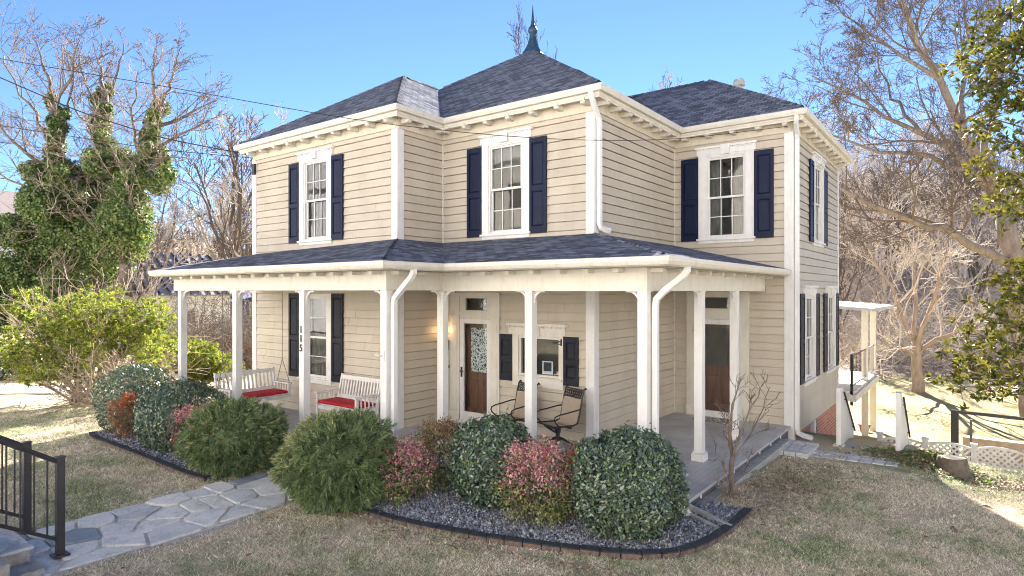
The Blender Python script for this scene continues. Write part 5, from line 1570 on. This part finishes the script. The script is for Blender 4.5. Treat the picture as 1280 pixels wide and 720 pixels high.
lab_l = 'bare tree in the thicket seen past the left end of the porch roof'
for _ in range(16):
    dep = rt.uniform(36, 75); spots.append((dep * rt.uniform(-.62, -.37), dep, rt.uniform(.75, 1.0) * (1 + (dep - 36) / 90), lab_l, 'bare trees beyond the left end of the house'))
lab_b = 'bare treetop just showing above the roof line of the house'
for u, v, dep in ((643, 44, 46), (800, 112, 80), (822, 113, 90), (330, 165, 48), (292, 150, 46), (272, 185, 50)):
    h = 2.6 - (v - 364.5) / F0 * dep; lat = (u - 640) / F0 * dep
    x, y = W(lat, dep); spots.append((lat, dep, (h - gz(x, y)) / 10.2, lab_b if u > 500 else lab_l, 'bare treetops above the roof' if u > 500 else 'bare trees beyond the left end of the house'))
for i, (lat, dep, s, lab, grp) in enumerate(spots):
    o = protos[i] if i < 4 else copy_tree(protos[i % 4])
    x, y = W(lat, dep); o.location = (x, y, gz(x, y) - .1); sx = .42 if lab == lab_b and dep < 50 else 1
    o.scale = (s * sx, s * sx, s); o.rotation_euler = (0, 0, float(rt.uniform(0, 6.28)))
    o['label'] = lab; o['group'] = grp

# tangled brush on the hillside and behind the porch end (countless thin stems)
def brush(name, n, latr, depr, L, r, seed, mat, kids=(4, 3)):
    rng = np.random.default_rng(seed); dep = rng.uniform(depr[0], depr[1], n); lat = dep * rng.uniform(latr[0], latr[1], n)
    P = np.stack([RV[0] * lat + FV[0] * dep, RV[1] * lat + FV[1] * dep], 1); z = ground(P[:, 0], P[:, 1]); P = np.column_stack([P, z - .05])
    a = rng.uniform(0, 6.28, n); D = norm(np.stack([np.cos(a) * .8, np.sin(a) * .8, rng.uniform(.5, 1.2, n)], 1))
    pl = crown(rng, P, D, L * rng.uniform(.6, 1.3, n) , np.full(n, r), kids, rmin=r * .5, wob=.25, up=-.02, lr=.6)
    pl[0] = (pl[0][0], pl[0][1], 3)
    v, f = tubes_np(pl); c0 = P.mean(0)
    tag(np_mesh(name, v, [f], mat, org=tuple(float(x) for x in c0)), kind='stuff')
brush('brush', 1500, (.50, .95), (38, 75), 3.4, .028, 81, M['twigtan'])
brush('brush', 900, (.50, .95), (75, 115), 4.5, .045, 82, M['twigtan'])
brush('brush', 300, (-.545, -.40), (24, 33), 2.6, .016, 83, M['bark'])
brush('brush', 160, (-.62, -.38), (50, 70), 4.5, .03, 84, M['barktan'])

# magnolia at the right edge
def magnolia():
    rng = np.random.default_rng(90); dep = 13.5
    bx, by = W(.98 * dep + 1.2, dep + 1.0); g = gz(bx, by)
    root = thing('magnolia_tree', (bx, by, g), 'evergreen magnolia with big glossy leaves reaching in from the right edge', 'tree')
    spec = [(1262, 18, 26), (1232, 42, 16), (1268, 62, 22), (1228, 78, 14), (1202, 74, 9), (1248, 100, 20), (1225, 110, 12), (1272, 130, 18), (1240, 148, 16), (1222, 165, 10), (1268, 178, 18), (1236, 200, 12), (1262, 225, 16), (1250, 250, 10), (1275, 265, 10),
            (1268, 340, 12), (1254, 362, 10), (1276, 375, 12), (1250, 400, 14), (1230, 420, 14), (1268, 430, 16), (1208, 438, 10), (1240, 450, 14), (1195, 462, 8), (1220, 472, 10), (1262, 468, 12), (1200, 484, 5), (1235, 488, 8), (1275, 480, 9), (1180, 470, 3),
            (1300, 40, 30), (1305, 110, 30), (1310, 190, 30), (1300, 250, 22), (1305, 330, 22), (1305, 400, 24), (1310, 460, 24), (1330, 20, 30), (1340, 200, 30), (1340, 350, 30), (1300, 5, 26), (1345, 100, 30)]
    C_, A_, P0 = [], [], []
    trunk_top = np.array([bx, by, 7.5])
    segs = []
    for u, v, k in spec:
        dj = dep + rng.normal(0, .7); c = V3(u, v, dj)
        src = np.array([bx, by, max(g + .6, min(8.5, c[2] - .5 + rng.uniform(-.5, .4)))])
        mid = (src + c) / 2 + rng.normal(0, .15, 3); mid[2] -= .12
        segs.append(np.array([src, src * .6 + mid * .4, mid, mid * .4 + c * .6, c]))
        for _ in range(int(k * 1.6)):
            q = c + rng.normal(0, 1, 3) * np.array([.24, .24, .19]); C_.append(q); A_.append(norm(q - src + np.array([0, 0, .5]) + rng.normal(0, .4, 3))); P0.append(c)
    C_, A_, P0 = np.array(C_), np.array(A_), np.array(P0)
    k = 8; T = len(C_)
    D = norm(A_[:, None, :] * .55 + rng.normal(0, .75, (T, k, 3))).reshape(-1, 3)
    Lf = .16 * rng.uniform(.7, 1.15, T * k); cen = np.repeat(C_, k, 0) + D * (Lf * .55)[:, None]
    v, f = leaves(cen, D, norm(np.repeat(A_, k, 0) + rng.normal(0, .4, (T * k, 3))), Lf, .062, .2)
    np_mesh('crown', v, [f], M['magnolia'], root)
    m = MB(); m.tube([(bx, by, g - .1), (bx + .1, by, 2), (bx, by + .1, 5), (bx, by, 9)], [.2, .16, .11, .03], 9)
    m.build('trunk', M['bark'], root, smooth=True)
    S = np.array(segs); rd = np.tile(np.linspace(.04, .012, 5), (len(S), 1))
    tw = np.stack([P0, P0 * .6 + C_ * .4, P0 * .3 + C_ * .7, C_], 1)
    vv, ff = tubes_np([(S, rd, 5), (tw, np.full((T, 4), .006), 3)])
    np_mesh('branches', vv, [ff], M['bark'], root)
magnolia()

# young crape myrtle by the porch corner
d = 8.45
limbs = [([G_(915, 622), G_(914, 590), G_(916, 560)], .042, .028),
         ([G_(916, 565), G_(913, 530, .05), G_(918, 490, .1), G_(924, 476, .1)], .022, .008),
         ([G_(915, 575), G_(922, 545, -.1), G_(938, 515, -.1), G_(950, 485, -.15)], .020, .007),
         ([G_(914, 585), G_(930, 560, .15), G_(948, 525, .2), G_(962, 484, .2)], .014, .005),
         ([G_(914, 600), G_(895, 570, -.1), G_(893, 550, -.1)], .010, .004),
         ([G_(916, 560), G_(905, 520, .1), G_(897, 505, .15)], .010, .004),
         ([G_(914, 608), G_(930, 590, -.15), G_(937, 570, -.2)], .009, .004),
         ([G_(915, 570), G_(910, 535, -.2), G_(918, 500, -.2)], .016, .006)]
limb_tree('crape_myrtle', 'small bare multi-stemmed crape myrtle at the edge of the porch corner', limbs, 44, (6, 4), M['bark'], M['twig'], .3, rmin=.0035, ang=(20, 50), up=.1)
rng = np.random.default_rng(45); n = 26; a = rng.uniform(0, 6.28, n); b0 = G_(915, 622)
P = np.tile(b0, (n, 1)) + np.stack([np.cos(a), np.sin(a), 0 * a], 1) * .05 + [0, 0, -.03]; D = norm(np.stack([np.cos(a), np.sin(a), rng.uniform(.7, 2, n)], 1))
v, f = tubes_np(crown(rng, P, D, rng.uniform(.12, .4, n), np.full(n, .008), (2,), rmin=.003))
rootb = thing('sucker_shoots', tuple(float(x) for x in b0), 'tuft of dry sucker shoots round the foot of the small bare tree', 'plant')
np_mesh('stems', v, [f], M['barktan'], rootb)

# ivy and dead leaves round the stump
rng = np.random.default_rng(46); n = 5200
c = np.stack([rng.normal(-.62, .42, n), rng.normal(12.75, .28, n)], 1); hh = .26 * np.exp(-((c[:, 0] + .45) / .5) ** 2 - ((c[:, 1] - 12.75) / .35) ** 2)
p = np.column_stack([c, ground(c[:, 0], c[:, 1]) + hh * rng.uniform(.2, 1, n) + .02])
keep = (np.hypot(c[:, 0] + .33, (c[:, 1] - 12.6)) > .33); p = p[keep]; n = len(p)
v, f = leaves(p, rng.normal(size=(n, 3)) * [1, 1, .3], norm(rng.normal(size=(n, 3)) * .5 + [0, 0, 1]), .06, .045)
tag(np_mesh('ground_ivy', v, [f], [M['ivy'], M['litter']], org=(-.6, 12.7, -.3), midx=(rng.random(n) < .45).astype(int)), kind='stuff')
# leaf litter under the crape myrtle and beyond
n = 3800; c = np.concatenate([np.stack([rng.normal(-2.2, .35, n // 2), rng.normal(9.4, 1.1, n // 2)], 1), np.stack([rng.normal(.9, .8, n // 2), rng.normal(13.0, .35, n // 2)], 1)])
c = c[(c[:, 0] > -2.7)]; n = len(c); p = np.column_stack([c, ground(c[:, 0], c[:, 1]) + .02 + .03 * rng.random(n)])
v, f = leaves(p, rng.normal(size=(n, 3)) * [1, 1, .3], norm(rng.normal(size=(n, 3)) * .5 + [0, 0, 1]), .05 * rng.uniform(.5, 1.2, n), .03)
tag(np_mesh('leaf_litter', v, [f], M['litter'], org=(-1, 11, -.3)), kind='stuff')

n = 900; c = np.column_stack([rng.uniform(-6.4, -2.3, n), rng.uniform(5.0, 6.9, n)]); c = c[[bool(k) for k in (c[:, 1] > 5.05 + .22 * np.clip(c[:, 0] + 5.4, 0, 9))]]; c = c[rng.random(len(c)) < .5]
c2_ = np.column_stack([rng.uniform(-13.3, -8.8, 260), rng.uniform(4.5, 5.5, 260)]); c3_ = np.column_stack([rng.uniform(-6.6, -2.2, 420), 4.86 + np.abs(rng.normal(0, .12, 420)) * -1]); c3_[:, 1] += .22 * np.clip(c3_[:, 0] + 5.0, 0, 9)
c = np.concatenate([c, c2_, c3_]); n = len(c); p = np.column_stack([c, ground(c[:, 0], c[:, 1]) + .045 + .02 * rng.random(n)]); p[-420:, 2] -= .02
v, f = leaves(p, rng.normal(size=(n, 3)) * [1, 1, .3], norm(rng.normal(size=(n, 3)) * .5 + [0, 0, 1]), .055 * rng.uniform(.4, 1.3, n), .03)
tag(np_mesh('leaf_litter', v, [f], M['litter'], org=(-6, 5.5, -.1)), kind='stuff')
# grass blades ---------------------------------------------------------------
rng = np.random.default_rng(100); n = 560000
dep = rng.uniform(4.6, 15.5, n) ; lat = dep * rng.uniform(-.88, .88, n)
x = RV[0] * lat + FV[0] * dep; y = RV[1] * lat + FV[1] * dep
def inpoly(x, y, P):
    ins = np.zeros(len(x), bool); j = len(P) - 1
    for i in range(len(P)):
        xi, yi = P[i]; xj, yj = P[j]
        ins ^= ((yi > y) != (yj > y)) & (x < (xj - xi) * (y - yi) / (yj - yi + 1e-12) + xi); j = i
    return ins
def grow_poly(P, e):
    P = np.array(P); c0 = P.mean(0); return [(p[0] + (p[0] - c0[0]) / np.hypot(*(p - c0)) * e, p[1] + (p[1] - c0[1]) / np.hypot(*(p - c0)) * e) for p in P]
bad = inpoly(x, y, grow_poly(bf, .05)) | inpoly(x, y, grow_poly(bl, .05))
bad |= (x > -8.40 + .05 * np.sin(9 * y) + .03 * np.sin(23 * y)) & (x < -6.96 + .04 * np.sin(7 * y)) & (y < 5.8) & (y > 2.0)
bad |= (x > -8.4) & (x < -6.9) & (y < 2.1)
bad |= (x > -13.8) & (x < -2.7) & (y > 5.6) & (y < 18)
bad |= (x > -3) & (x < -.85) & (y > 11.5) & (y < 15)
thin = np.sin(x * 2.1 + 1.3 * np.sin(y * 1.7)) * np.sin(y * 1.9 + 1.1 * np.sin(x * 1.3))
bad |= (thin > .55) & (rng.random(n) < .55)
x, y, dep = x[~bad], y[~bad], dep[~bad]; n = len(x)
z = ground(x, y); a = rng.uniform(0, 6.28, n); h = rng.uniform(.014, .048, n) * (1 + .35 * np.sin(x * 3) * np.sin(y * 2.3)); w = .0042 * (.55 + dep / 14) * rng.uniform(.7, 1.5, n)
lean = rng.uniform(.5, 2.4, n) * h; b = a + rng.normal(0, 1.2, n)
p0 = np.stack([x - np.cos(a) * w, y - np.sin(a) * w, z - .004], 1); p1 = np.stack([x + np.cos(a) * w, y + np.sin(a) * w, z - .004], 1)
p2 = np.stack([x + np.sin(b) * lean, y + np.cos(b) * lean, z + h], 1)
v = np.stack([p0, p1, p2], 1).reshape(-1, 3)
tag(np_mesh('grass', v, [np.arange(n * 3).reshape(-1, 3)], M['grass'], org=(-4, 6, -.1)), kind='stuff')

# fallen leaves: single ones that can be picked out
rl = random.Random(12)
def leafmesh(s):
    m = MB(); pts = [(-.5, 0, .0), (-.2, .22, .12), (.15, .26, .1), (.5, 0, .02), (.15, -.24, .14), (-.2, -.2, .08)]
    m.v = [(a * s, b * s, c_ * s) for a, b, c_ in pts]; m.f = [(0, 1, 2, 3), (0, 3, 4, 5)]; m.mi = [0, 0]
    return m.build('fallen_leaf', M['litter'], org=(0, 0, 0))
lp = [leafmesh(.10), leafmesh(.13)]
k = 0
for tries in range(400):
    dep = rl.uniform(5.6, 11.5); lat = dep * rl.uniform(-.8, .8); x, y = W(lat, dep)
    if inpoly(np.array([x]), np.array([y]), grow_poly(bf, .15))[0] or inpoly(np.array([x]), np.array([y]), grow_poly(bl, .1))[0] or (-8.6 < x < -6.85 and y < 5.9) or (-13.8 < x < -2.1 and y > 5.0): continue
    o = lp[k] if k < 2 else lp[k % 2].copy()
    if k >= 2: COL.objects.link(o)
    o.location = (x, y, gz(x, y) + .035); o.rotation_euler = (rl.uniform(-.4, .4), rl.uniform(-.4, .4), rl.uniform(0, 6.28)); s = rl.uniform(.6, 1.1); o.scale = (s, s, s)
    tag(o, 'dry brown fallen leaf lying on the winter lawn', 'leaf', 'fallen leaves on the lawn'); k += 1
    if k >= 34: break

# ------------------------------------------------------------------ neighbours
def house_box(name, label, c, wx, wy, z0, ze_, zr, wall, roofm, rot=0, ribs=0, wins=()):
    root = thing(name, (c[0], c[1], z0), label, 'house', local=True)
    m = MB(); h = ze_ - z0
    m.box(-wx / 2, wx / 2, -wy / 2, wy / 2, -1, h)
    for sy in (-1, 1): m.prism([(-wx / 2, sy * wy / 2, h), (wx / 2, sy * wy / 2, h), (0, sy * wy / 2, zr - z0 - .1)], (0, -sy * .1, 0))
    m.build('wall', wall, root)
    m = MB(); o = .4; hr = zr - z0; t = (hr - h) / (wx / 2); e0 = h - o * t + .05
    for sx in (-1, 1):
        m.hull([(0, -wy / 2 - o, hr), (sx * (wx / 2 + o), -wy / 2 - o, e0), (sx * (wx / 2 + o), wy / 2 + o, e0), (0, wy / 2 + o, hr), (0, -wy / 2 - o, hr + .08), (sx * (wx / 2 + o), -wy / 2 - o, e0 + .08), (sx * (wx / 2 + o), wy / 2 + o, e0 + .08), (0, wy / 2 + o, hr + .08)], MB.BF)
    rf = m.build('roof', roofm, root)
    if ribs:
        m = MB()
        for y in np.linspace(-wy / 2 - o + .1, wy / 2 + o - .1, ribs):
            for sx in (-1, 1): m.tube([(0, y, hr + .11), (sx * (wx / 2 + o), y, e0 + .11)], .07, 4)
        m.build('roof_rib', M['blackmetal'], rf)
    for (y, z, w_, h_) in wins:
        m = MB(); m.box(wx / 2 + .001, wx / 2 + .06, y - w_ / 2, y + w_ / 2, z, z + h_); wi = m.build('window', M['trim'], root)
        m = MB(); m.box(wx / 2 + .061, wx / 2 + .075, y - w_ / 2 + .1, y + w_ / 2 - .1, z + .1, z + h_ - .1); m.build('pane', M['room'], wi)
    root.location = (c[0], c[1], z0); root.rotation_euler = (0, 0, rot)
metal = paint('grey_metal_roof', (.28, .27, .31), .4, .1, 3)
cx_, cy_ = W(-25.4, 42)
house_box('neighbour_house', 'white neighbouring house with a ribbed grey metal roof behind the left bushes', (cx_, cy_), 7.5, 9, -1.5, 2.55, 5.2, M['whitewall'], metal, ribs=16, wins=((-3.0, 1.6, 1.3, 1.3), (1.5, 1.6, 1.2, 1.3)))
cx_, cy_ = W(-53, 64)
house_box('neighbour_house', 'far house with a pinkish roof glimpsed at the left edge beside the ivy', (cx_, cy_), 9, 10, 0, 9.0, 13.0, M['whitewall'], M['pinkroof'])
cx_, cy_ = W(-22.3, 47)
house_box('shed', 'dark blue shed glimpsed under the porch beam through the brush', (cx_, cy_), 3.2, 3.2, -1.8, 2.0, 3.0, M['bluewall'], M['bluewall'])
cx_, cy_ = W(78, 101); zz = gz(cx_, cy_)
house_box('hillside_house', 'small pale house far up the wooded hill at the right', (cx_, cy_), 6, 8, zz, zz + 3, zz + 4.6, M['whitewall'], metal)
t = thing('plank_fence', (*W(-13.6, 27.5), -1.3), 'brown wooden plank fence behind the golden bushes', 'fence')
m = MB(); a = np.array(W(-17.4, 29)); b = np.array(W(-10.8, 26.5)); n = 52
for i in range(n):
    p = a + (b - a) * i / n; q = a + (b - a) * (i + .92) / n; nn = np.array([-(b - a)[1], (b - a)[0]]) / np.linalg.norm(b - a) * .02; hh = .42 + .03 * math.sin(i * 2.3)
    m.hull([(*p, -1.7), (*q, -1.7), (*(q + nn), -1.7), (*(p + nn), -1.7), (*p, hh), (*q, hh), (*(q + nn), hh), (*(p + nn), hh)], MB.BF)
m.build('planks', M['woodfence'], t)
for i in range(4):
    p = a + (b - a) * (i + .02) / 3.1; m = MB(); m.box(p[0] - .06, p[0] + .06, p[1] + .05, p[1] + .17, -1.7, .5); m.build('fence_post', M['woodfence'], t)
# street in front; unseen houses opposite, added to bounce sunlight, also mirrored in windows
m = MB(); m.sheet([[(x, y, gz(x, y) + .03) for x in np.linspace(-60, 60, 41)] for y in (-11.4, -10, -8, -6, -4.5)])
tag(m.build('street', paint('worn_concrete_street', (.46, .44, .41), .85, .1, 2)), kind='structure')
for hx, hy, wy_, ew, zr_, wall_, lab in ((-37, -16.5, 16, 10.4, 14.0, M['whitewall'], 'tall white house added across the street to bounce light, furthest left of the row opposite'), (-19, -16, 17, 10.8, 14.6, M['bouncewall'], 'tall pale yellow house added across the street to bounce light'),
        (-.5, -16, 17, 10.6, 14.4, M['whitewall'], 'tall white house added across the street to bounce light, opposite the right end of the porch'), (18, -16.5, 16, 10.4, 14.0, M['bouncewall'], 'tall pale yellow house added across the street to bounce light, furthest right of the row')):
    house_box('bounce_fill_house', lab, (hx, hy), 9, wy_, .7, ew, zr_, wall_, M['bounceroof'], rot=rad(90), wins=[(yy, zz_, 1.1, 1.7) for yy in (-5.2, -1.8, 3.4) for zz_ in (1.2, 4.2, 6.9)])
house_box('neighbour_house', 'unseen white house added on the next lot to the right to bounce light', (19, 6), 9, 17, -.3, 9.0, 12.5, M['whitewall'], M['bounceroof'], rot=rad(180), wins=[(yy, zz_, 1.1, 1.7) for yy in (-5.2, 0, 5.2) for zz_ in (1.2, 4.4)])  # unseen house, added so its sunlit wall brightens right-facing walls and lawn
# driveway strip at the left
m = MB(); q = [W(-19, 18.2), W(-11.5, 18.6), W(-11.5, 20.0), W(-20.5, 20.4)]
n = 12; g = []
for j in range(2):
    s, e = (np.array(q[0]), np.array(q[1])) if j == 0 else (np.array(q[3]), np.array(q[2])); g.append([(*(s + (e - s) * i / n), gz(*(s + (e - s) * i / n)) + .03) for i in range(n + 1)])
m.sheet(g); tag(m.build('driveway', paint('pale_concrete', (.50, .47, .44), .85, .12, 3)), kind='structure')
shrub('hedge_shrub', 'dark low evergreen shrub at the far left beyond the driveway', 'shrub', W(-17.9, 22.6), 1.1, 1.2, 61, 'leaf', 6000, CM, few, ls=(.1, .05))

# ------------------------------------------------------------------ cables
def cable(label, pts, r=.012):
    q, L = resample(pts, 26); m = MB(); m.tube(q, r, 5); tag(m.build('overhead_cable', M['wire']), label, 'cable', 'overhead cables')
def curve(ctrl):
    u = [c[0] for c in ctrl]; us = np.linspace(u[0], u[-1], 26)
    return [V3(x, np.interp(x, u, [c[1] for c in ctrl]), np.interp(x, u, [c[2] for c in ctrl])) for x in us]
cable('longest overhead cable, sagging across the whole front of the upper storey', [V3(-60, 62, 8.6), V3(0, 74, 8.65), V3(190, 105, 8.7), V3(380, 139, 8.8), V3(453, 152, 8.9), V3(600, 168, 9.1), V3(684, 174, 9.3), V3(745, 176, 9.6), V3(843, 175, 10.4), V3(900, 168, 11.0), V3(984, 158, 11.85)], .0055)
cable('thick service cable from the upper left down to the house corner', [V3(-60, 70, 14.0), V3(0, 97, 14.2), V3(100, 140, 14.5), V3(200, 172, 14.9), V3(287, 189, 15.2), V3(310, 192, 15.3)], .014)
cable('thin lower service cable meeting the house corner from the left', [V3(-60, 147, 14.0), V3(0, 157, 14.2), V3(100, 172, 14.5), V3(200, 187, 14.9), V3(297, 196, 15.2), V3(312, 197, 15.3)], .009)
m = MB(); m.fbox(FL, -13.66, -13.56, 5.35, 5.60, .03, .08); m.build('service_head', M['blackmetal'], house)

# ------------------------------------------------------------------ light, sky, camera
sc_el = rad(31); ts = np.array([-.37, .93]); ts /= np.linalg.norm(ts)
w = bpy.data.worlds.new('World'); scene.world = w; w.use_nodes = True
nt = w.node_tree; bg = nt.nodes['Background']
sky = nt.nodes.new('ShaderNodeTexSky'); sky.sky_type = 'NISHITA'; sky.sun_disc = False
sky.sun_elevation = sc_el; sky.sun_rotation = math.atan2(ts[0], ts[1]) % (2 * math.pi)
sky.air_density = .56; sky.dust_density = 0; sky.ozone_density = 5; sky.altitude = 200
nt.links.new(sky.outputs[0], bg.inputs[0]); bg.inputs[1].default_value = .052
sl = bpy.data.lights.new('sun', 'SUN'); sl.energy = 5.0; sl.angle = rad(.5); sl.color = (1, .945, .87)
so = bpy.data.objects.new('sun', sl); COL.objects.link(so)
from mathutils import Vector
so.rotation_euler = Vector((-ts[0] * math.cos(sc_el), -ts[1] * math.cos(sc_el), -math.sin(sc_el))).to_track_quat('-Z', 'Y').to_euler()
so.location = (0, 0, 30)

cam = bpy.data.cameras.new('camera'); cam.sensor_width = 36; cam.lens = F0 / 1280 * 36; cam.shift_y = 4.5 / 1280
cam.clip_start = .05; cam.clip_end = 5000
co = bpy.data.objects.new('camera', cam); COL.objects.link(co)
co.location = (0, 0, 2.6); co.rotation_euler = (rad(90), 0, math.atan2(.6, .8))
scene.camera = co
vs = scene.view_settings
scene.display_settings.display_device = 'sRGB'
vs.view_transform = 'Standard'; vs.look = 'None'; vs.gamma = 1; vs.use_curve_mapping = False
vs.exposure = 2.58
scene.cycles.use_denoising = True; scene.cycles.denoiser = 'OPENIMAGEDENOISE'; scene.cycles.denoising_prefilter = 'NONE'; scene.cycles.filter_width = 1.05
scene.cycles.max_bounces = 8
scene.cycles.transparent_max_bounces = 12
